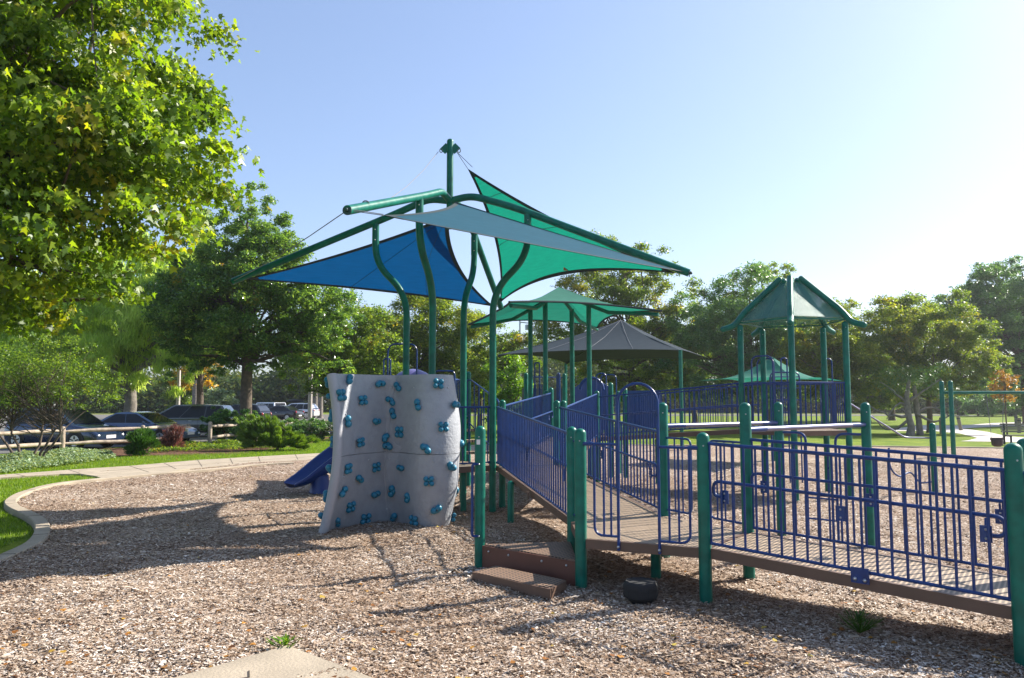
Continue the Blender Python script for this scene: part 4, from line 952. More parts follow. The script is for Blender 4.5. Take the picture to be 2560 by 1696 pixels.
C1_ = V3((-1.17, 14.05, 0)); e = V3((.966, -.258, 0)); f_ = V3((-e.y, e.x, 0))
dirs = {'T': e, 'c': f_, 'a': -e, 'b': -f_}
ends = {k: arm_end(C1_, dirs[k], *p) for k, p in {'T': (1722, 683), 'c': (1252, 768), 'a': (582, 704), 'b': (868, 526)}.items()}
print('ARMS', ends)
cp = thing('shade_canopy', 'tall green-framed canopy of blue and green shade sails on four S-curved posts', 'canopy', C1_)
SQ = 1.2 / math.sqrt(2)
mast = MB().post(C1_.x, C1_.y, 5.2, 6.93, .0635, 20).build('mast', GREEN, cp)
mb = MB()
for s_ in (-1, 1):
    p = C1_ + V3((s_ * .09, 0, 6.74)); mb.box(p, (.14, .012, .16), 0, Matrix.Rotation(.78, 3, 'Y'))
mb.build('lug_plate', GREEN, mast, 30)
for s_ in (-1, 1):
    p = C1_ + V3((s_ * .17, 0, 6.70)); mb = MB(); mb.tube([p + V3((math.cos(q_) * .028, 0, math.sin(q_) * .035)) for q_ in np.linspace(0, 2 * math.pi, 12, endpoint=False)], .009, 6, closed=True); mb.build('shackle', CABLE, mast)
AE = {}
for k, dv in dirs.items():
    r_, z_ = ends[k]
    E = C1_ + dv * r_ + V3((0, 0, z_)); AE[k] = E
    sl_ = (5.42 - z_) / (r_ - 1.5)
    pts = fillet([C1_ + dv * .05 + V3((0, 0, 5.74)), C1_ + dv * .42 + V3((0, 0, 5.80)), C1_ + dv * 1.2 + V3((0, 0, 5.42 + .3 * sl_)), E], .35, 6)
    mb = MB(); mb.tube(pts, .067, 18); ao = mb.build('ridge_arm', GREEN, cp)
    mb = MB(); mb.tube([E - dv * .005, E + dv * .012], .068, 18); mb.ball(E + dv * .03 + V3((0, 0, 0)), .03); mb.build('end_cap', mat('cap_dark', (.01, .05, .045), .5), ao)
    b0 = C1_ + dv * SQ; t0 = C1_ + dv * (SQ + .66)
    pts = fillet([b0 + V3((0, 0, -.1)), b0 + V3((0, 0, 3.98)), t0 + V3((0, 0, 4.62)), t0 + V3((0, 0, 5.38))], .42, 10)
    po = MB().tube(pts, PR, 18).build('curved_post', GREEN, cp)
    mb = MB(); mb.tube([t0 + V3((0, 0, 4.98)), t0 + V3((0, 0, 5.36))], PR * 1.06, 18); mb.build('sleeve', GREEN, po)
    mb = MB(); nn_ = V3((0, -1, 0)); [mb.ball(t0 + nn_ * PR * 1.08 + V3((0, 0, z)), .010, n=8, m=4) for z in (5.06, 5.26)]; mb.build('bolt', STEEL, po)
MT = C1_ + V3((.12, 0, 6.68)); CT = C1_ + V3((.12, -.18, 5.66)); CB = C1_ + V3((-.02, .05, 5.46))
def cable(a, b, r=.006, name='cable', sag=0):
    m_ = (a + b) / 2 + V3((0, 0, -sag)); return MB().tube([a, lerp(a, m_, .5) - V3((0, 0, sag * .25)), m_, lerp(m_, b, .5) - V3((0, 0, sag * .25)), b], r, 6).build(name, CABLE, cp)
# steel blue sail (front, seen along its upper side)
PD_ = PD(960, 532, 10.75)
s1a = lerp(AE['b'], AE['T'], .085) + V3((0, 0, .02)); s1b = lerp(AE['T'], AE['b'], .02)
tri_sail('sail', s1a, s1b, CT, (-.10, .02, .12), SAILB, cp, label='pale steel-blue sail at the front')
cable(AE['b'], s1a); cable(AE['b'] + V3((0, 0, .02)), s1a + V3((0, 0, .015)))
s2a = lerp(MT, AE['T'], .055) + V3((0, 0, -.22)); s2b = lerp(AE['T'], MT, .05) + V3((0, 0, -.12)); s2c = lerp(AE['c'], MT, .03)
S2 = tri_sail('sail', s2a, s2b, s2c, (.14, .40, .20), SAILG, cp, label='emerald green sail hung from the mast top'); SL2 = LASTSAIL[0]
for tt in (.20, .52):
    MB().tube([S2(1 - tt, tt * (1 - k / 12), tt * k / 12) + V3((0, -.004, 0)) for k in range(13)], .006, 5).build('seam', HEM, SL2)
pp = S2(.05, .52, .43); MB().box(pp + V3((0, -.01, .02)), (.13, .006, .07), .2).build('repair_patch', mat('orange_patch', (.40, .13, .06), .7), SL2, 0)
cable(MT, s2a); cable(MT, s2a + V3((.08, 0, .04))); cable(s2b, AE['T']); cable(s2c, AE['c'])
s3a = lerp(AE['a'], CB, .06) + V3((0, 0, -.03)); s3c = lerp(AE['c'], AE['a'], .03)
S3 = tri_sail('sail', s3a, s3c, CB, (.10, .19, .10), SAILD, cp, label='deep blue sail on the left, seen from below'); SL3 = LASTSAIL[0]
for tt in (.3, .62): MB().tube([S3(tt * (1 - k / 12), (1 - tt) * (1 - k / 12), k / 12) if 0 else S3(tt * (1 - k / 14.), (1 - tt) * (1 - k / 14.), k / 14.) + V3((0, -.004, -.004)) for k in range(14)], .005, 5).build('seam', HEM, SL3)
cable(s3a, AE['a']); cable(s3c, AE['c']); cable(CB, C1_ + V3((.06, 0, 5.7)))
cable(AE['b'], AE['a'], .007, 'edge_cable', .05)
cable(AE['b'] - dirs['b'] * .5 + V3((0, 0, .1)), C1_ + V3((-.22, -.05, 6.66)), .006, 'slack_cable', .16)
mb = MB(); p = AE['b'] - dirs['b'] * .55 + V3((0, 0, .22)); mb.tube([p + V3((math.cos(q_) * .05, 0, math.sin(q_) * .05)) for q_ in np.linspace(0, math.pi, 8)], .010, 6); mb.build('lug_plate', CABLE, cp)

# canopy deck (behind the climbing wall)
cd = thing('canopy_deck', 'square tan deck with blue railings between the curved canopy posts', 'play platform', C1_)
K = {k: C1_ + d_2 * SQ for k, d_2 in dirs.items()}
v = [(K[k].x, K[k].y, .82) for k in 'bTca'] + [(K[k].x, K[k].y, .78) for k in 'bTca']
mkobj('deck', v, [(0, 1, 2, 3), (7, 6, 5, 4)] + [(i, (i + 1) % 4, 4 + (i + 1) % 4, 4 + i)[::-1] for i in range(4)], DECK, cd, 0)
for a, b in ('bT', 'Tc', 'ca', 'ab'):
    MB().bar(K[a] + V3((0, 0, .77)), K[b] + V3((0, 0, .77)), .04, .10).build('side_beam', BROWN, cd, 30)
railing(cd, K['b'], K['T'], .82, .82, 1.05, .13, rb=.0115, low=.06, ext=(.08, .08))
railing(cd, K['b'], K['a'], .82, .82, 1.05, .13, rb=.0115, low=.06, ext=(.08, .08))
post(cd, (K['b'] + K['T']) / 2 + V3((.0, .25, 0)), .78, 'support_leg', bolts=False, r=.055)

# upper deck with slide
ud = thing('upper_platform', 'higher deck with stair rails and hoops partly hidden behind the climbing wall', 'play platform', (-1.6, 17.4, 0))
UZ = 1.55; upts = [V3((-1.02, 17.8, 0)), V3((-1.35, 16.6, 0)), V3((-2.65, 16.9, 0)), V3((-2.3, 18.1, 0))]
for p, h in zip(upts, (2.66, 2.4, 2.4, 2.7)): post(ud, p, h, bolts=False)
v = [(p.x, p.y, UZ) for p in upts] + [(p.x, p.y, UZ - .1) for p in upts]
mkobj('deck', v, [(3, 2, 1, 0), (4, 5, 6, 7)] + [(i, (i + 1) % 4, 4 + (i + 1) % 4, 4 + i) for i in range(4)], DECK, ud, 0)
sa, sb = upts[0] + V3((0, -.05, 0)), K['c'] + V3((.75, .35, 0))
so_ = MB().tube(fillet([sa + V3((0, 0, 2.46)), lerp(sa, sb, .12) + V3((0, 0, 2.44)), lerp(sa, sb, .92) + V3((0, 0, 1.98)), lerp(sa, sb, .98) + V3((0, 0, .9))], .12), .018, 10).build('stair_rail', BLUE, ud)
for t in (.2, .35, .5, .65, .8): p = lerp(sa, sb, t); MB().tube([p + V3((0, 0, lerp(1.5, .9, t))), p + V3((0, 0, lerp(2.43, 2.04, t)))], .012, 8).build('baluster', BLUE, so_)
MB().tube([sa + V3((0, 0, 1.5)), lerp(sa, sb, .9) + V3((0, 0, .9))], .016, 8).build('stair_stringer', BLUE, ud)
for i in range(3):
    p = lerp(sa, sb, .2 + i * .27) + V3((-.35, -.1, 1.32 - .2 * i)); MB().box(p, (.75, .28, .05), .3).build('stair_tread', DECK, ud, 30)
hoop(ud, at(968, 16.9), at(1041, 16.9), 1.5, 3.24, .018, .2); hoop(ud, at(958, 17.6), at(975, 17.6), 1.5, 2.95, .016, .06)
hoop(ud, at(1085, 16.4), at(1136, 16.4), 1.5, 2.62, .020, .1)
railing(ud, upts[1], upts[0], UZ, UZ, .9, .12, rb=.012)
slide = thing('slide', 'blue plastic curved slide with its exit lip left of the climbing wall', 'slide', (-4.0, 17.2, 0))
path = smoothline([V3((-2.4, 17.6, 1.70)), V3((-2.9, 17.3, 1.42)), V3((-3.5, 16.9, .98)), V3((-4.05, 16.5, .55)), V3((-4.4, 16.25, .33)), V3((-4.65, 16.05, .27))], 5)
mb = MB(); prof = []
for i in range(13): a_ = lerp(-1.25, 1.25, i / 12); prof.append((math.sin(a_) * .36, -math.cos(a_) * .46 + .14))
prof += [(.40, 0.0), (.40, -.04)]; prof = [(-.40, -.04), (-.40, 0.0)] + prof
full = prof + [(x * 1.0 if abs(x) < .35 else x * 1.02, z - .035) for x, z in reversed(prof)]
k_ = len(full)
for i, p in enumerate(path):
    t = (path[min(i + 1, len(path) - 1)] - path[max(i - 1, 0)]).normalized(); sdv = V3((-t.y, t.x, 0)).normalized(); upv = t.cross(sdv); upv = upv if upv.z > 0 else -upv
    kx = 1 - .30 * max(0, (i / (len(path) - 1) - .6) / .4) ** 2; kz = 1 - .75 * max(0, (i / (len(path) - 1) - .5) / .5) ** 1.6
    for x, z in full: mb.v.append(tuple(p + sdv * x * kx + upv * ((z + .28) * kz - .08)))
for i in range(len(path) - 1):
    for j in range(k_): mb.f.append((i * k_ + j, i * k_ + (j + 1) % k_, (i + 1) * k_ + (j + 1) % k_, (i + 1) * k_ + j))
mb.f.append(tuple(range(k_))); mb.f.append(tuple((len(path) - 1) * k_ + j for j in reversed(range(k_))))
mb.build('chute', DBLUE, slide, 50)
MB().lathe(-4.1, 16.42, [(.26, -.05), (.22, .08), (.18, .40)], 16).build('exit_foot', DBLUE, slide)
mb = MB(); mb.ball((-2.25, 17.25, 2.05), .62, (1, .8, 1.05), 24, 12); mb.build('hood', mat('lilac_plastic', (.13, .12, .30), .35), slide)

# ------------------------------------------------------------------ climbing wall
cw = thing('climbing_wall', 'tall wavy grey moulded climbing wall dotted with teal hand holds', 'climbing wall', (-1.9, 12.2, 0))
cols = [((836, 852, 815), (11.50, 11.38, 11.47)), ((868, 880, 842), (11.80, 11.72, 11.85)), ((925, 922, 900), (12.15, 12.10, 12.30)), ((968, 955, 955), (12.33, 12.35, 12.55)), ((992, 968, 977), (12.37, 12.40, 12.60)), ((1015, 996, 1006), (12.25, 12.26, 12.45)),
        ((1050, 1045, 1045), (11.98, 11.85, 12.12)), ((1092, 1100, 1085), (11.97, 11.82, 12.05)), ((1124, 1138, 1115), (12.14, 12.02, 12.2)), ((1134, 1150, 1125), (12.40, 12.32, 12.4)), ((1128, 1144, 1121), (12.75, 12.7, 12.7))]
ZL = (2.40, 1.13, 0.0)
def colpt(i, l):
    Y = cols[i][1][l]; px = cols[i][0][l]; 
    # plan position of that column at that level
    z = ZL[l]; dep = Y * _c + (z - CH) * _s; return V3(((px - 1280) / F * dep, Y, z))
CPT = [[colpt(i, l) for i in range(len(cols))] for l in range(3)]
lev = [smoothline(c, 6) for c in CPT]; NU = len(lev[0]); NV = 24
def wall_pt(iu, z):
    t = (ZL[0] - z) / ZL[0]; tm = (ZL[0] - ZL[1]) / ZL[0]
    a, b, c = lev[0][iu], lev[1][iu], lev[2][iu]
    # Lagrange through the three levels
    la = (t - tm) * (t - 1) / ((-tm) * (-1)); lb = t * (t - 1) / (tm * (tm - 1)); lc = t * (t - tm) / ((1) * (1 - tm))
    p = a * la + b * lb + c * lc; p.z = z; return p
zs = np.linspace(2.40, -.08, NV + 1); ks = int(round((2.40 - 1.13) / 2.48 * NV)); 
GRID = np.zeros((NU, NV + 1, 3))
for iu in range(NU):
    for k in range(NV + 1): GRID[iu, k] = wall_pt(iu, zs[k])
rgw = np.random.default_rng(12)
dU = np.gradient(GRID, axis=0); dV = np.gradient(GRID, axis=1); NRM = np.cross(dU, dV); NRM /= np.linalg.norm(NRM, axis=2)[:, :, None]
if NRM[NU // 2, 5, 1] > 0: NRM = -NRM
for _ in range(90):
    cu, ck, rad_, am = rgw.uniform(0, NU), rgw.uniform(0, NV), rgw.uniform(1.5, 4), rgw.normal() * .010
    iu, kk_ = np.meshgrid(np.arange(NU), np.arange(NV + 1), indexing='ij'); GRID += NRM * (am * np.exp(-((iu - cu) ** 2 + (kk_ - ck) ** 2) / rad_ ** 2))[:, :, None]
def panel(i0, i1, k0, k1, name, th=.10, gap=.004):
    vv, ff = [], []; W_ = i1 - i0 + 1; H_ = k1 - k0 + 1
    for layer in (0, 1):
        for i in range(i0, i1 + 1):
            for k in range(k0, k1 + 1):
                p = GRID[i, k] - NRM[i, k] * th * layer
                if k == k0 and k0 > 0: p = p - np.array([0, 0, gap])
                if k == k1 and k1 < NV: p = p + np.array([0, 0, gap])
                vv.append(tuple(p))
    I = lambda l, i, k: l * W_ * H_ + i * H_ + k
    for i in range(W_ - 1):
        for k in range(H_ - 1):
            ff.append((I(0, i, k), I(0, i, k + 1), I(0, i + 1, k + 1), I(0, i + 1, k))); ff.append((I(1, i, k), I(1, i + 1, k), I(1, i + 1, k + 1), I(1, i, k + 1)))
    for i in range(W_ - 1):
        ff.append((I(0, i, 0), I(0, i + 1, 0), I(1, i + 1, 0), I(1, i, 0))); ff.append((I(0, i, H_ - 1), I(1, i, H_ - 1), I(1, i + 1, H_ - 1), I(0, i + 1, H_ - 1)))
    for k in range(H_ - 1):
        ff.append((I(0, 0, k), I(1, 0, k), I(1, 0, k + 1), I(0, 0, k + 1))); ff.append((I(0, W_ - 1, k), I(0, W_ - 1, k + 1), I(1, W_ - 1, k + 1), I(1, W_ - 1, k)))
    return mkobj(name, vv, ff, PANEL, cw, 50)
ic = 4 * 6
panels = [panel(0, ic, 0, ks, 'wall_panel'), panel(ic, NU - 1, 0, ks, 'wall_panel'), panel(0, ic, ks, NV, 'wall_panel'), panel(ic, NU - 1, ks, NV, 'wall_panel')]
for k_i, (i, s_) in enumerate(((0, 1), (NU - 1, 1))):   # rounded edge flanges
    for q0, q1 in ((0, ks), (ks, NV)):
        MB().tube([V3(GRID[i, k] - NRM[i, k] * .06) for k in range(q0, q1 + 1)], (.07 if i == 0 else .05), 14).build('edge_flange', mat('pale_grey_flange', (.36, .36, .38), .5, bump=(20, .5)) if 'pale_grey_flange' not in bpy.data.materials else bpy.data.materials['pale_grey_flange'], cw)
mb = MB(); mb.tube([V3(GRID[ic, k] + NRM[ic, k] * .004) for k in range(0, NV)], .012, 6); mb.build('seam_strip', PANEL, cw)
for i, k in ((12, ks + 1), (26, ks + 1), (40, ks + 1), (12, 2), (22, 2), (34, 2), (46, 2), (3, 6), (3, 15), (22, 21), (40, 21)): MB().ball(V3(GRID[i, k] + NRM[i, k] * .004), .013, n=8, m=4).build('bolt', STEEL, cw)
def wproj(p):
    z = p[2] - CH; dep = p[1] * _c + z * _s; u = -p[1] * _s + z * _c; return 1280 + F * p[0] / dep, 848 - F * u / dep
PXG = np.array([[wproj(GRID[i, k]) for k in range(NV + 1)] for i in range(NU)])
facing = (NRM * (np.array([0, 0, CH]) - GRID)).sum(2) > 0
def hold(px, py, kind, seed, side=0):
    if side == 0:
        D_ = np.hypot(PXG[:, :, 0] - px, PXG[:, :, 1] - py) + np.where(facing, 0, 60); i, k = np.unravel_index(D_.argmin(), D_.shape)
        n_ = V3(NRM[i, k]); p = V3(GRID[i, k]); 
        e_ = PD(px, py, p.y); p = V3((e_.x, p.y, e_.z)) if abs(e_.x - p.x) < .12 else p
        p = p + n_ * .012
    else:
        i = 0 if side < 0 else NU - 1; k = int(np.abs(PXG[i, :, 1] - py).argmin()); n_ = V3((side * .85, .45, 0)).normalized(); p = V3(GRID[i, k]) - V3(NRM[i, k]) * .10 + n_ * .05; p.y += .08
    rg = np.random.default_rng(seed); tq = n_.to_track_quat('Z', 'Y').to_matrix(); rot = tq @ Matrix.Rotation(rg.uniform(0, 6.28), 3, 'Z')
    mb = MB(); hs_ = rg.uniform(.86, 1.18); rot = rot * hs_
    if kind == 'X':
        rot = (tq @ Matrix.Rotation(rg.uniform(-.15, .15) , 3, 'Z')) * hs_
        for a_, b_ in ((-1, -1), (1, -1), (1, 1), (-1, 1)): mb.ball(p + rot @ V3((a_ * .047, b_ * .041, .025)), .043, (1, 1, .95), 12, 8, rot)
        mb.ball(p + rot @ V3((0, 0, .012)), .045, (1, 1, .6), 12, 8, rot)
    else:
        a_ = rg.uniform(.025, .04)
        mb.ball(p + rot @ V3((a_ * 1.15, .01, .024)), .054, (1, .9, .85), 12, 8, rot); mb.ball(p + rot @ V3((-a_ * 1.15, -.008, .026)), .050, (1, .95, .9), 12, 8, rot); mb.ball(p + rot @ V3((0, .02, .012)), .054, (1.1, .8, .6), 12, 8, rot)
    ho = mb.build('hand_hold', HOLD, cw, 60)
    b = MB(); b.ball(p + rot @ V3((0, -.004 if kind == 'X' else .0, .062 if kind == 'B' else .038)), .012, (1, 1, .5), 8, 5, rot); b.build('bolt', mat_dark, ho)
mat_dark = mat('bolt_recess', (.008, .02, .03), .6)
HL = [(555, 228, 'B'), (812, 265, 'B'), (973, 287, 'B'), (1290, 265, 'X'), (485, 357, 'X'), (668, 397, 'X'), (905, 403, 'B'), (1135, 435, 'B'), (1422, 435, 'B'), (933, 505, 'B'), (540, 568, 'B'), (780, 565, 'B'), (1328, 613, 'X'), (990, 655, 'X'), (850, 700, 'B'), (648, 738, 'X'), (887, 770, 'B'), (1193, 790, 'B'), (1462, 748, 'B'), (543, 952, 'X'), (776, 940, 'X'), (997, 945, 'B'), (1390, 932, 'B'), (638, 1035, 'B'), (1218, 1052, 'X'), (503, 1137, 'B'), (922, 1132, 'B'), (773, 1157, 'B'), (1053, 1187, 'B'), (1415, 1130, 'B'), (565, 1260, 'X'), (1273, 1278, 'B'), (690, 1357, 'X'), (940, 1345, 'B'), (1105, 1372, 'X'), (1400, 1348, 'X'), (455, 1385, 'B')]
for n_, (x, y, k) in enumerate(HL): hold(700 + x / 3.266, 880 + y / 3.266, k, 200 + n_)
for n_, (y, s_) in enumerate(((235, -1), (370, -1), (510, -1), (727, -1), (975, -1), (1205, -1), (1390, -1), (300, 1), (600, 1), (935, 1), (1185, 1))): hold(0, 880 + y / 3.266, 'B', 300 + n_, s_)

# ------------------------------------------------------------------ rear green canopy over the back deck
C2_ = V3((1.25, 20.1, 0)); g1 = V3((.883, -.469, 0)); g2 = V3((.469, .883, 0)); rA = 2.80
c2 = thing('shade_canopy', 'faded green four-cornered sail canopy on straight posts behind the long ramp', 'canopy', C2_)
CR = [C2_ + g1 * rA + V3((0, 0, 4.20)), C2_ + g2 * rA + V3((0, 0, 4.15)), C2_ - g1 * rA + V3((0, 0, 4.12)), C2_ - g2 * rA + V3((0, 0, 4.28))]
AP = C2_ + V3((0, 0, 5.0))
for i in range(4):
    A, B = CR[i], CR[(i + 1) % 4]
    n = 14; vv = []; ff = []; mid = (A + B) / 2; pull = (AP - mid) * .17
    for a_ in range(n + 1):
        for b_ in range(n + 1):
            s_ = a_ / n; t = b_ / n; e_ = lerp(A, B, t) + pull * 4 * t * (1 - t); p = lerp(AP, e_, s_); p = p + V3((0, 0, -.12 * math.sin(math.pi * s_) )) ; vv.append(tuple(p))
    for a_ in range(n):
        for b_ in range(n): ff.append((a_ * (n + 1) + b_, a_ * (n + 1) + b_ + 1, (a_ + 1) * (n + 1) + b_ + 1, (a_ + 1) * (n + 1) + b_))
    so_ = mkobj('sail', vv, ff, SAILT, c2, 80)
    ed = [lerp(A, B, t / 14) + pull * 4 * (t / 14) * (1 - t / 14) for t in range(15)]; MB().tube(ed, .028, 6).build('hem', HEM, so_)
    MB().tube([AP + V3((0, 0, -.18)), lerp(AP, A, .5) + V3((0, 0, -.36)), lerp(AP, A, .97) + V3((0, 0, -.10))], .05, 12).build('ridge_arm', GREEN, c2)
for dv in (g1, g2, -g1, -g2):
    p = C2_ + dv * .85; MB().tube([p + V3((0, 0, -.1)), p + V3((0, 0, 4.50))], PR, 16).build('post', GREEN, c2)
# rear deck furniture below it
rd_ = thing('rear_deck', 'rear play deck with dark blue panels, hoops and short green posts', 'play platform', C2_)
v = [C2_ + g1 * 1.0 - g2 * 1.35, C2_ + g1 * 1.0 + g2 * 1.2, C2_ - g1 * 1.2 + g2 * 1.2, C2_ - g1 * 1.0 - g2 * 1.35]
MB().prism([(p.x, p.y) for p in v], 1.0, 1.10).build('deck', DECK, rd_, 0)
for px, Y, h in ((1315, 22.0, 2.78), (1411, 22.5, 2.78), (1366, 19.2, 2.24), (1527, 19.5, 2.44), (1545, 20.6, 2.24), (1431, 23, 2.5)): post(rd_, at(px, Y), h, bolts=False)
hoop(rd_, at(1337, 21.5), at(1349, 21.5), 1.1, 3.05, .019, .07); hoop(rd_, at(1394, 20.8), at(1398, 20.5), 1.1, 2.70, .035, .05)
MB().tube([at(1318, 22.0) + V3((0, 0, 2.66)), at(1411, 22.5) + V3((0, 0, 2.66))], .014, 8).build('top_bar', BLUE, rd_)
hoop(rd_, at(1491, 19.0), at(1516, 19.0), 1.1, 2.66, .018, .12); hoop(rd_, at(1502, 20.2), at(1541, 20.0), 1.1, 2.66, .018, .14)
for (pa, pb_) in (((1331, 21.5), (1339, 21.5)), ((1348, 21.5), (1358, 21.5))):
    for t in (0, .5, 1): p = lerp(at(*pa), at(*pb_), t); MB().tube([p + V3((0, 0, 1.1)), p + V3((0, 0, 2.42))], .013, 8).build('baluster', BLUE, rd_)
a, b = at(1437, 23.5), at(1524, 22.8); n = 12; mb = MB(); vv = []
vv = [tuple(lerp(a, b, i / n) + V3((0, 0, 2.38 + .22 * math.sin(math.pi * i / n)))) for i in range(n + 1)]; 
poly_o = vv + [tuple(lerp(a, b, i / n) + V3((0, 0, 1.1))) for i in reversed(range(n + 1))]; k = len(poly_o); dn = V3((.02, .05, 0))
mkobj('blue_panel', poly_o + [tuple(V3(p) + dn) for p in poly_o], [tuple(range(k)), tuple(reversed(range(k, 2 * k)))] + [(i, (i + 1) % k, k + (i + 1) % k, k + i)[::-1] for i in range(k)], DBLUE, rd_, 40)
MB().tube(arc(V3((2.35, 22.5, 2.30)), V3((1, 0, 0)), V3((0, 0, 1)), .34, math.pi, 0, 12), .05, 10).build('ring_arch', BLUE, rd_)
MB().bar(at(1560, 21.0) + V3((0, 0, 1.75)), at(1650, 20.2) + V3((0, 0, 1.75)), .04, 1.0).build('blue_panel', DBLUE, rd_, 30)
mb = MB(); mb.box(at(1358, 23.5) + V3((0, 0, 1.5)), (1.3, .06, 1.7), .1); mb.build('grey_board', mat('slate_board', (.07, .09, .09), .7), rd_, 30)

# ------------------------------------------------------------------ big charcoal hip canopy
gcan = thing('shade_canopy', 'large charcoal hip-shaped shade canopy far behind the green sails', 'canopy', (4.7, 35.4, 0))
Cn = [V3((6.7, 30.2, 3.98)), V3((9.9, 37.6, 3.98)), V3((2.9, 41.0, 3.98)), V3((-.62, 33.4, 3.98))]; AP = V3((5.1, 35.4, 5.72))
for i in range(4):
    A, B = Cn[i], Cn[(i + 1) % 4]; n = 16; vv = []; ff = []; pull = (AP - (A + B) / 2) * .07
    for a_ in range(n + 1):
        for b_ in range(n + 1):
            s_ = a_ / n; t = b_ / n; e_ = lerp(A, B, t) + pull * 4 * t * (1 - t); vv.append(tuple(lerp(AP, e_, s_) + V3((0, 0, -.12 * math.sin(math.pi * s_)))))
    for a_ in range(n):
        for b_ in range(n): ff.append((a_ * (n + 1) + b_, a_ * (n + 1) + b_ + 1, (a_ + 1) * (n + 1) + b_ + 1, (a_ + 1) * (n + 1) + b_))
    so_ = mkobj('sail_panel', vv, ff, SAILK, gcan, 80)
    for t in (.25, .5, .75):
        MB().tube([AP + V3((0, 0, .008)), lerp(AP, lerp(A, B, t) + pull * 4 * t * (1 - t), .5) + V3((0, 0, -.112)), lerp(A, B, t) + pull * 4 * t * (1 - t) + V3((0, 0, .008))], .006, 4).build('seam', mat('seam', (.22, .23, .25), .8) if 'seam' not in bpy.data.materials else bpy.data.materials['seam'], so_)
    MB().tube([A - V3((0, 0, .06)), AP - V3((0, 0, .25))], .05, 8).build('rafter', HEM, gcan)
for p in (Cn[0], Cn[2]): MB().tube([V3((p.x, p.y, -.1)), V3((p.x, p.y, 3.98))], .075, 14).build('post', GREEN, gcan)

# small umbrella canopy
uc = thing('shade_canopy', 'small sea-green umbrella canopy peaking between the playhouse posts', 'canopy', (8.55, 25, 0))
ce = V3((8.55, 25, 0)); AP = ce + V3((0, 0, 3.42)); n = 14
Cn = [ce + V3((math.cos(R(5 + 90 * i)) * 2.45, math.sin(R(5 + 90 * i)) * 2.45, 2.62)) for i in range(4)]
for i in range(4):
    A, B = Cn[i], Cn[(i + 1) % 4]; vv = []; ff = []; pull = (AP - (A + B) / 2) * .10
    for a_ in range(n + 1):
        for b_ in range(n + 1):
            s_ = a_ / n; t = b_ / n; e_ = lerp(A, B, t) + pull * 4 * t * (1 - t); p = lerp(AP, e_, s_); p.z -= .22 * math.sin(math.pi * min(1, s_ * 1.0)) ; vv.append(tuple(p))
    for a_ in range(n):
        for b_ in range(n): ff.append((a_ * (n + 1) + b_, a_ * (n + 1) + b_ + 1, (a_ + 1) * (n + 1) + b_ + 1, (a_ + 1) * (n + 1) + b_))
    mkobj('sail_panel', vv, ff, SAILT, uc, 80)
MB().tube([ce + V3((0, 0, -.1)), ce + V3((0, 0, 3.38))], .10, 14).build('post', GREEN, uc)
# ------------------------------------------------------------------ split rail fence
fp = [GP(-130, 1152), GP(155, 1131), GP(355, 1122), GP(470, 1107), GP(524, 1112), GP(640, 1101), GP(745, 1094), GP(860, 1088)]
def fence(label, pts, seed, hs):
    rg = np.random.default_rng(seed); T = thing('rail_fence', label, 'fence', pts[0])
    for p, h in zip(pts, hs):
        mb = MB(); mb.lathe(p.x, p.y, [(.095, -.1), (.09, .5), (.085, h - .04), (.06, h), (.0, h + .01)], 12); mb.build('post', WOODF, T, 40)
    for a, b in zip(pts, pts[1:]):
        for z in (.82, .34):
            n = 6; L = [lerp(a, b, i / n) + V3((0, -.02, z + rg.normal() * .012)) for i in range(n + 1)]
            MB().tube(L, [.035] + [.068 + rg.normal() * .006 for _ in range(n - 1)] + [.04], 8).build('rail', WOODF, T, 60)
fence('weathered split rail fence in front of the two parked blue cars', fp[:4], 1, (.95, .97, .95, .88))
fence('weathered split rail fence section with its end post beside the juniper', [fp[4], fp[5], fp[6], fp[7]], 2, (1.02, .95, .95, .95))

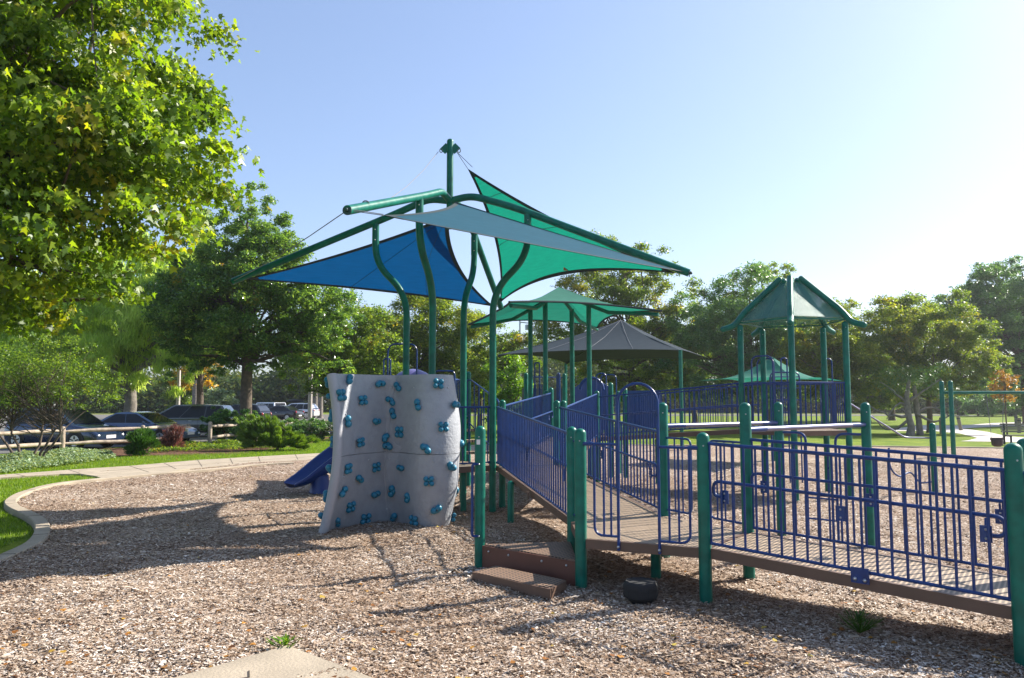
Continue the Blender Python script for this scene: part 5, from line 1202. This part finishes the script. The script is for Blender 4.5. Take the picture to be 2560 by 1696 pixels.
# ------------------------------------------------------------------ cars
GLASS = mat('car_glass', (.010, .012, .016), .08, 0, .28)
TYRE = mat('tyre', (.015, .015, .016), .8); RIM = mat('alloy_rim', (.55, .56, .58), .3, .7); TRIM = mat('black_trim', (.012, .012, .013), .5)
LAMP = mat('clear_lamp', (.6, .62, .65), .1, 0, .8, coat=1); TAIL = mat('tail_lamp', (.35, .01, .01), .15, coat=1); PLATE = mat('number_plate', (.65, .62, .62), .5)
def car(name, label, cat, pos, head, paint, L, Wd, prof, roofx, H, belt=.92, group=None, wheels=(.18, .80), wr=.33, clear=.22, pillars=(), plate=False):
    """prof: list (x/L from rear 0 to front 1, hood/boot height); roofx: ((x,z)...) greenhouse outline rear->front; car points along +x"""
    T = thing(name, label, cat, pos, group); c, s = math.cos(head), math.sin(head)
    def W(x, y, z): return (pos.x + (x - L / 2) * c - y * s, pos.y + (x - L / 2) * s + y * c, pos.z + z)
    # body lower: lofted sections
    xs = [p[0] * L for p in prof]; secs = []
    N_ = 24; X = np.linspace(0, L, N_ + 1); top = np.interp(X, xs, [p[1] for p in prof])
    mb = MB(); ring = 0
    for x, zt in zip(X, top):
        e = min(x, L - x); w = Wd / 2 * (1 - .16 * math.exp(-e / .28)); zb = clear + .10 * math.exp(-e / .2)
        sh = [(-w * .86, zb), (-w * .98, zb + .10), (-w, lerp(zb, zt, .45)), (-w * .985, zt - .12), (-w * .93, zt - .03), (-w * .8, zt), (0, zt + .015), (w * .8, zt), (w * .93, zt - .03), (w * .985, zt - .12), (w, lerp(zb, zt, .45)), (w * .98, zb + .10), (w * .86, zb)]
        ring = len(sh)
        for y, z in sh: mb.v.append(W(x, y, z))
    for i in range(N_):
        for j in range(ring): mb.f.append((i * ring + j, (i + 1) * ring + j, (i + 1) * ring + (j + 1) % ring, i * ring + (j + 1) % ring))
    mb.f.append(tuple(range(ring))); mb.f.append(tuple(N_ * ring + j for j in reversed(range(ring))))
    body = mb.build('body', paint, T, 50)
    # greenhouse: shell in paint, glass panes proud
    g = roofx; wt, wb = Wd / 2 * .74, Wd / 2 * .90
    def wid(z): return lerp(wb, wt, min(1, max(0, (z - belt) / (H - belt))))
    mb = MB(); k = len(g)
    for y_s in (-1, 1):
        for x, z in g: mb.v.append(W(x * L, y_s * wid(z), z))
    mb.f.append(tuple(range(k))); mb.f.append(tuple(k + j for j in reversed(range(k))))
    for j in range(k): mb.f.append((j, k + j, k + (j + 1) % k, (j + 1) % k))
    cab = mb.build('cabin', paint, T, 30)
    # side windows: inset of outline
    gx = [p[0] * L for p in g]; x0, x1 = min(gx), max(gx); zt = H - .10; zb_ = belt + .05
    zr = [p[1] for p in g]
    def xat(z, front):
        pts = [(x * L, zz) for x, zz in g]; half = pts[:len(pts) // 2 + 1] if not front else pts[len(pts) // 2 - 1 if len(pts) % 2 == 0 else len(pts) // 2:]
        half = sorted(half, key=lambda q: q[1]); return float(np.interp(z, [q[1] for q in half], [q[0] for q in half]))
    fr0, fr1 = xat(zb_, False) + .12, xat(zt, False) + .12; ff0, ff1 = xat(zb_, True) - .12, xat(zt, True) - .14
    cuts = [0] + list(pillars) + [1]
    for sgn in (-1, 1):
        for a, b in zip(cuts, cuts[1:]):
            ga, gb = .012, .012
            p = [(lerp(fr0, ff0, a) + ga * L / 4, zb_), (lerp(fr0, ff0, b) - gb * L / 4, zb_), (lerp(fr1, ff1, b) - gb * L / 4, zt), (lerp(fr1, ff1, a) + ga * L / 4, zt)]
            v = [W(x, sgn * (wid(z) + .006), z) for x, z in p] + [W(x, sgn * (wid(z) - .02), z) for x, z in p]
            mkobj('side_window', v, [(0, 1, 2, 3), (7, 6, 5, 4), (0, 4, 5, 1), (1, 5, 6, 2), (2, 6, 7, 3), (3, 7, 4, 0)], GLASS, cab, 0)
    for nm, fr in (('rear_window', False), ('windscreen', True)):
        za, zb2 = belt + .06, H - .07; off = .012 if fr else -.012
        v = []
        for z in (za, zb2):
            xx = xat(z, fr) + off
            for sg in (-1, 1): v.append(W(xx, sg * (wid(z) - .08), z + .008))
        v = [v[0], v[1], v[3], v[2]]; v2 = [(a - off * 1.5 * c, b - off * 1.5 * s, z) for a, b, z in v]
        mkobj(nm, v + v2, [(0, 1, 2, 3), (7, 6, 5, 4), (0, 4, 5, 1), (1, 5, 6, 2), (2, 6, 7, 3), (3, 7, 4, 0)], GLASS, cab, 0)
    for wx in wheels:
        for sg in (-1, 1):
            cx = wx * L; y0 = sg * (Wd / 2 - .20); y1 = sg * (Wd / 2 + .008)
            ar = MB(); P = [W(cx + math.cos(a) * (wr + .06), sg * (Wd / 2 + .004), wr + math.sin(a) * (wr + .06)) for a in np.linspace(0, math.pi, 14)]; P2 = [W(cx + math.cos(a) * (wr + .06), sg * (Wd / 2 - .1), wr + math.sin(a) * (wr + .06)) for a in np.linspace(0, math.pi, 14)]
            kk = len(P); ar.add(P + P2, [tuple(range(kk)), tuple(reversed(range(kk, 2 * kk)))] + [(i, (i + 1) % kk, kk + (i + 1) % kk, kk + i) for i in range(kk)]); ar.build('wheel_arch', TRIM, body, 0)
            t = MB(); t.tube([V3(W(cx, y0, wr)), V3(W(cx, sg * (Wd / 2 - .01), wr)), V3(W(cx, y1 + sg * .01, wr))], [wr, wr, wr * .93], 24)
            to = t.build('wheel', TYRE, T, 40)
            r = MB(); r.tube([V3(W(cx, y1, wr)), V3(W(cx, y1 + sg * .018, wr))], [wr * .66, wr * .62], 20)
            ri = r.build('rim', RIM, to, 40)
            sp = MB()
            for q_ in range(5):
                a = q_ * 2 * math.pi / 5 + .3; sp.tube([V3(W(cx + math.cos(a) * wr * .2, y1 + sg * .022, wr + math.sin(a) * wr * .2)), V3(W(cx + math.cos(a) * wr * .55, y1 + sg * .022, wr + math.sin(a) * wr * .55))], .028, 5)
            sp.build('rim', TRIM, to, 40)
    hz = np.interp(L * .97, X, top) - .16; tz = np.interp(.04 * L, X, top) - .14
    for sg in (-1, 1):
        m_ = MB(); m_.ball(W(L - .10, sg * Wd * .35, hz), .12, (1.1, 1.1, .6), 10, 6); m_.build('headlight', LAMP, T)
        m_ = MB(); m_.ball(W(.07, sg * Wd * .37, tz), .11, (.9, .9, 1.2), 10, 6); m_.build('tail_light', TAIL, T)
        m_ = MB(); m_.ball(W(lerp(x1, x0, .16), sg * (Wd / 2 + .07), belt + .08), .09, (.8, .9, .7), 8, 5); m_.build('mirror', paint, T)
        for hx_ in ((.42, .62) if len(pillars) > 1 else (.45,)):
            m_ = MB(); m_.box(W(L * hx_, sg * (Wd / 2 * .99), belt - .12), (.16, .02, .025), head); m_.build('door_handle', RIM, T, 0)
    for x in (.005, L - .005):
        m_ = MB(); m_.box(W(x, 0, .5), (.02, .52, .13), head); m_.build('number_plate', PLATE, T, 0)
    m_ = MB(); m_.box(W(L - .03, 0, .36), (.05, Wd * .6, .16), head); m_.build('grille', TRIM, T, 0)
    for x, zr2 in ((.34, 0), (.56, 0)):
        m_ = MB(); [m_.bar(V3(W(x * L, sg * (Wd / 2 + .002), .36)), V3(W(x * L, sg * (Wd / 2 * .99), belt - .06)), .012, .006) for sg in (-1, 1)]; m_.build('door_gap', TRIM, T, 0)
    return T
def paint(n, c, rough=.22): return mat(n, c, rough, .3, .6, coat=1)
suvp = [(0, .92), (.03, 1.0), (.1, 1.02), (.7, 1.0), (.80, .97), (.93, .86), (1, .62)]
suvr = [(.02, .95), (.06, 1.30), (.12, 1.62), (.35, 1.67), (.55, 1.62), (.70, 1.2), (.78, .95)]
sedp = [(0, .80), (.03, .98), (.14, 1.0), (.3, .95), (.70, .93), (.82, .86), (.95, .70), (1, .52)]
sedr = [(.10, .92), (.20, 1.22), (.30, 1.42), (.42, 1.46), (.52, 1.42), (.64, 1.15), (.74, .92)]
vanp = [(0, .98), (.04, 1.02), (.5, 1.0), (.80, .98), (.90, .90), (.97, .74), (1, .55)]
vanr = [(.02, .96), (.06, 1.4), (.10, 1.68), (.35, 1.76), (.6, 1.72), (.74, 1.3), (.86, .96)]
a = GP(180, 1124)
car('parked_car', 'dark navy crossover with its nose to the right behind the fence and the multi-stemmed shrub', 'car', V3((a.x - .9, a.y + 1.0, 0)), R(-14), paint('navy_paint', (.014, .030, .075)), 4.6, 1.85, suvp, suvr, 1.67, .96, 'cars parked behind the fence', (.17, .80), .35, pillars=(.3, .62), plate=True)
a = GP(350, 1116)
car('parked_car', 'slate blue sedan whose sloping nose points at the red shrub', 'car', V3((a.x - .75, a.y + 1.9, 0)), R(-10), paint('slate_blue_paint', (.055, .095, .17)), 4.7, 1.82, sedp, sedr, 1.46, .92, 'cars parked behind the fence', (.19, .80), .33, pillars=(.5,))
a = GP(450, 1093)
car('parked_van', 'grey-green minivan with dark windows behind the dark leafy bush', 'van', V3((a.x, a.y + 1.0, 0)), R(184), paint('grey_green_paint', (.11, .115, .108)), 5.1, 1.95, vanp, vanr, 1.76, .98, 'cars parked behind the fence', (.18, .81), .34, pillars=(.3, .64))
a = GP(600, 1062)
car('parked_car', 'black estate car half hidden by the oak trunk', 'car', V3((a.x, a.y, 0)), R(170), paint('black_paint', (.012, .014, .016)), 4.7, 1.85, suvp, suvr, 1.68, .96, 'cars in the far row', (.17, .80), .35, pillars=(.3, .62))
a = GP(662, 1050)
car('parked_car', 'boxy white off-roader showing its rear just right of the oak trunk', 'car', V3((a.x, a.y, 0)), R(150), paint('white_paint', (.70, .70, .72)), 4.6, 1.9, suvp, [(.01, .95), (.03, 1.4), (.05, 1.72), (.35, 1.75), (.58, 1.72), (.68, 1.3), (.76, .95)], 1.75, .98, 'cars in the far row', (.17, .80), .36, pillars=(.3, .62))
a = GP(710, 1052)
car('parked_car', 'black sedan with red tail lights in front of the white wagon', 'car', V3((a.x - .5, a.y, 0)), R(165), paint('jet_paint', (.01, .01, .012)), 4.6, 1.82, sedp, sedr, 1.46, .92, 'cars in the far row', (.19, .80), .33, pillars=(.5,))
a = GP(726, 1048)
car('parked_car', 'white wagon with a dark roof box farthest right in the lot', 'car', V3((a.x, a.y + 2, 0)), R(172), paint('pearl_paint', (.66, .66, .68)), 4.7, 1.86, suvp, suvr, 1.66, .95, 'cars in the far row', (.17, .80), .35, pillars=(.3, .62))
a = GP(742, 1048); 
tag(MB().ball(V3((a.x - .8, a.y + 2.2, 1.86)), .9, (1.1, .45, .22), 16, 8).build('roof_box', TRIM, None), 'black roof box strapped on top of the white wagon', 'roof box')

# ------------------------------------------------------------------ house beyond the street
BRICK = mat('brick_wall', (.26, .15, .11), .9, bump=(30, .5), var=(12, .2)); SHING = mat('brown_shingles', (.075, .045, .035), .9, bump=(20, .8), var=(8, .25)); SIDING = mat('white_siding', (.62, .62, .62), .7, bump=(15, .2))
def house(label, x, y, w, d, h, rh, wallm, gable, rz=0, chim=False):
    T = thing('house', label, 'house', (x, y, 0)); 
    MB().box((x, y, h / 2), (w, d, h), 0).build('wall', wallm, T, 30)
    ov = .5; v = [(x - w / 2 - ov, y - d / 2 - ov, h - .15), (x + w / 2 + ov, y - d / 2 - ov, h - .15), (x + w / 2 + ov, y + d / 2 + ov, h - .15), (x - w / 2 - ov, y + d / 2 + ov, h - .15), (x - w / 2 - ov, y, h + rh), (x + w / 2 + ov, y, h + rh)]
    ro = mkobj('roof', v, [(0, 1, 5, 4), (2, 3, 4, 5), (0, 4, 3), (1, 2, 5), (3, 2, 1, 0)], SHING, T, 0)
    if gable is not None:
        gx, gw = gable; gy = y - d / 2 - 1.2
        MB().prism([(gx - gw / 2, gy), (gx + gw / 2, gy), (gx + gw / 2, gy + 2.2), (gx - gw / 2, gy + 2.2)], 0, h).build('gable_wall', SIDING, T, 0)
        v = [(gx - gw / 2, gy, h), (gx + gw / 2, gy, h), (gx, gy, h + rh * .85), (gx - gw / 2, gy + 4, h), (gx + gw / 2, gy + 4, h), (gx, gy + 4, h + rh * .85)]
        mkobj('gable', v, [(0, 1, 2), (5, 4, 3), (0, 3, 4, 1), (1, 4, 5, 2), (2, 5, 3, 0)], SIDING, T, 0)
        for s_ in (-1, 1): MB().bar(V3((gx + s_ * (gw / 2 + .3), gy + 1.5, h - .2)), V3((gx, gy + 1.5, h + rh * .85 + .06)), 3.6, .14, up=(0, 1, 0)).build('gable_roof', SHING, T, 0) if 0 else None
    for i in range(4):
        wx = x - w / 2 + w * (i + .5) / 4; f = MB().box((wx, y - d / 2 - .02, h * .55), (1.5, .1, 1.3), 0).build('window', SIDING, T, 0); MB().box((wx, y - d / 2 - .06, h * .55), (1.25, .06, 1.05), 0).build('pane', GLASS, f, 0)
    if chim: MB().box((x + w * .25, y + .5, h + rh * .8), (.9, .9, 1.8)).build('chimney', BRICK, ro, 0)
house('low brick house with a brown shingled roof and a white gable beyond the street', tp(522, 128), 132, 9.5, 8, 2.6, 3.0, BRICK, (tp(550, 127), 3.6), chim=True)
house('pale house glimpsed at the far left edge under the maple', tp(10, 112), 116, 12, 8, 2.8, 3.0, SIDING, None)

# ------------------------------------------------------------------ poles, bench, bollards
POLE = mat('pale_pole', (.50, .45, .42), .8, var=(3, .15))
for px, d, h, r_, lab in ((448, 44, 3.7, .11, 'short pale timber pole behind the grey van'), (777, 52, 9.0, .14, 'tall pale utility pole left of the climbing wall')):
    x = tp(px, d); T = thing('utility_pole', lab, 'pole', (x, d, 0), 'pale poles by the lot'); MB().lathe(x, d, [(r_ * 1.1, -.1), (r_, h * .5), (r_ * .85, h)], 12).build('shaft', POLE, T); MB().box((x, d - r_, 1.4), (.12, .02, .2)).build('tag_plate', STEEL, T, 0)
x = tp(1300, 62); T = thing('floodlight_pole', 'tall thin grey pole with a cluster of floodlights left of the rear sail posts', 'light pole', (x, 62, 0))
GREYP = mat('grey_metal', (.45, .47, .5), .4, .4); MB().lathe(x, 62, [(.12, 0), (.09, 4), (.07, 8.45)], 10).build('mast', GREYP, T); MB().tube([V3((x, 62, 8.35)), V3((x + 2.2, 62, 8.1))], .05, 8).build('crossarm', GREYP, T)
for i in range(3): MB().box((x + .7 + i * .6, 61.8, 7.9 - .12 * i), (.5, .35, .42), .3).build('floodlight', GREYP, T, 30)
b0 = GP(2512, 1112); T = thing('park_bench', 'slatted wooden park bench on the lawn at the right edge', 'bench', b0)
SLAT = mat('bench_slats', (.20, .18, .14), .8, bump=(20, .4)); bw = 1.9; by = b0.y
for nm, z0, n_, yy in (('backrest', .52, 4, .22), ('seat', .42, 4, None)):
    mb = MB()
    for i in range(n_):
        if yy: mb.box((b0.x + bw / 2, by + yy + i * .02, z0 + .06 + i * .105), (bw, .03, .08))
        else: mb.box((b0.x + bw / 2, by - .25 + i * .12, z0), (bw, .09, .035))
    mb.build(nm, SLAT, T, 0)
for s_ in (.15, 1.75): MB().bar(V3((b0.x + s_, by - .22, 0)), V3((b0.x + s_, by - .22, .42)), .06, .06, (1, 0, 0)).bar(V3((b0.x + s_, by + .25, 0)), V3((b0.x + s_, by + .25, .95)), .06, .06, (1, 0, 0)).bar(V3((b0.x + s_, by - .25, .38)), V3((b0.x + s_, by + .25, .38)), .05, .05).build('leg', HEM, T, 0)
for i, (px, py, h, lean) in enumerate(((2354, 1084, .95, 0), (2403, 1076, .95, -.16), (2541, 1068, .9, 0), (2548, 1082, .9, .05))):
    p = GP(px, py); lab = ['upright dark wooden bollard at the left end of the pale path', 'leaning wooden bollard beside the pale path', 'farther of two bollards behind the bench', 'nearer of two bollards behind the bench'][i]
    T = thing('bollard', lab, 'bollard', p, 'bollards along the path'); MB().tube([p + V3((0, 0, -.05)), p + V3((lean * h, 0, h * .8)), p + V3((lean * h * 1.2, 0, h))], [.11, .11, .09], 10).build('shaft', SLAT, T); MB().tube([p + V3((lean * h * .95, 0, h * .78)), p + V3((lean * h, 0, h * .84))], .118, 10).build('band', HEM, T)
# weeds
def weed(name, lab, px, py, w, h, n, m, seed, asp=.25):
    p = GP(px, py); rg = np.random.default_rng(seed); T = thing(name, lab, 'plant', p)
    an = rg.uniform(0, 6.28, n); rr = rg.random(n) * w / 2; P = np.stack([p.x + np.cos(an) * rr, p.y + np.sin(an) * rr * .6, .07 + rg.random(n) * h], 1)
    B_ = np.stack([np.cos(an), np.sin(an) * .6, rg.uniform(.2, 1.0, n)], 1); B_ /= np.linalg.norm(B_, axis=1)[:, None]; T_ = np.cross(B_, np.array([0, 0, 1.])); T_ /= np.linalg.norm(T_, axis=1)[:, None]; Nn = np.cross(T_, B_)
    sz = rg.uniform(.04, .085, n); bulk('leaves', polys(P, sz * asp * 2, sz, [(0, -.5), (.28, -.1), (.2, .3), (0, .6), (-.2, .3), (-.28, -.1)], T_, B_, Nn), 6, m, T, rnd=rg.random(n))
    mb = MB(); [mb.tube([V3((p.x, p.y, .03)), V3(P[i])], .0025, 4) for i in range(0, n, 4)]; mb.build('stem', BRITE, T)
weed('weed', 'small bright green weed growing at the corner of the concrete slab', 712, 1636, .26, .06, 60, BRITE, 5)
weed('weed', 'wispy dark green weed in the shade below the near ramp', 2150, 1592, .42, .12, 220, YEWM, 6, .14)

# ------------------------------------------------------------------ added scattering volume standing in for lens veil over distant foliage
hz = bpy.data.materials.new('veil_volume'); hz.use_nodes = True; t = hz.node_tree; t.nodes.remove(t.nodes['Principled BSDF'])
pv = t.nodes.new('ShaderNodeVolumePrincipled'); pv.inputs['Color'].default_value = (.93, .95, 1, 1); pv.inputs['Density'].default_value = .0004; pv.inputs['Anisotropy'].default_value = .55
t.links.new(pv.outputs[0], t.nodes['Material Output'].inputs['Volume'])
mb = MB(); mb.box((0, 215, 9), (860, 610, 21)); o = mb.build('veil_volume', hz, None, 0); tag(o, kind='stuff')
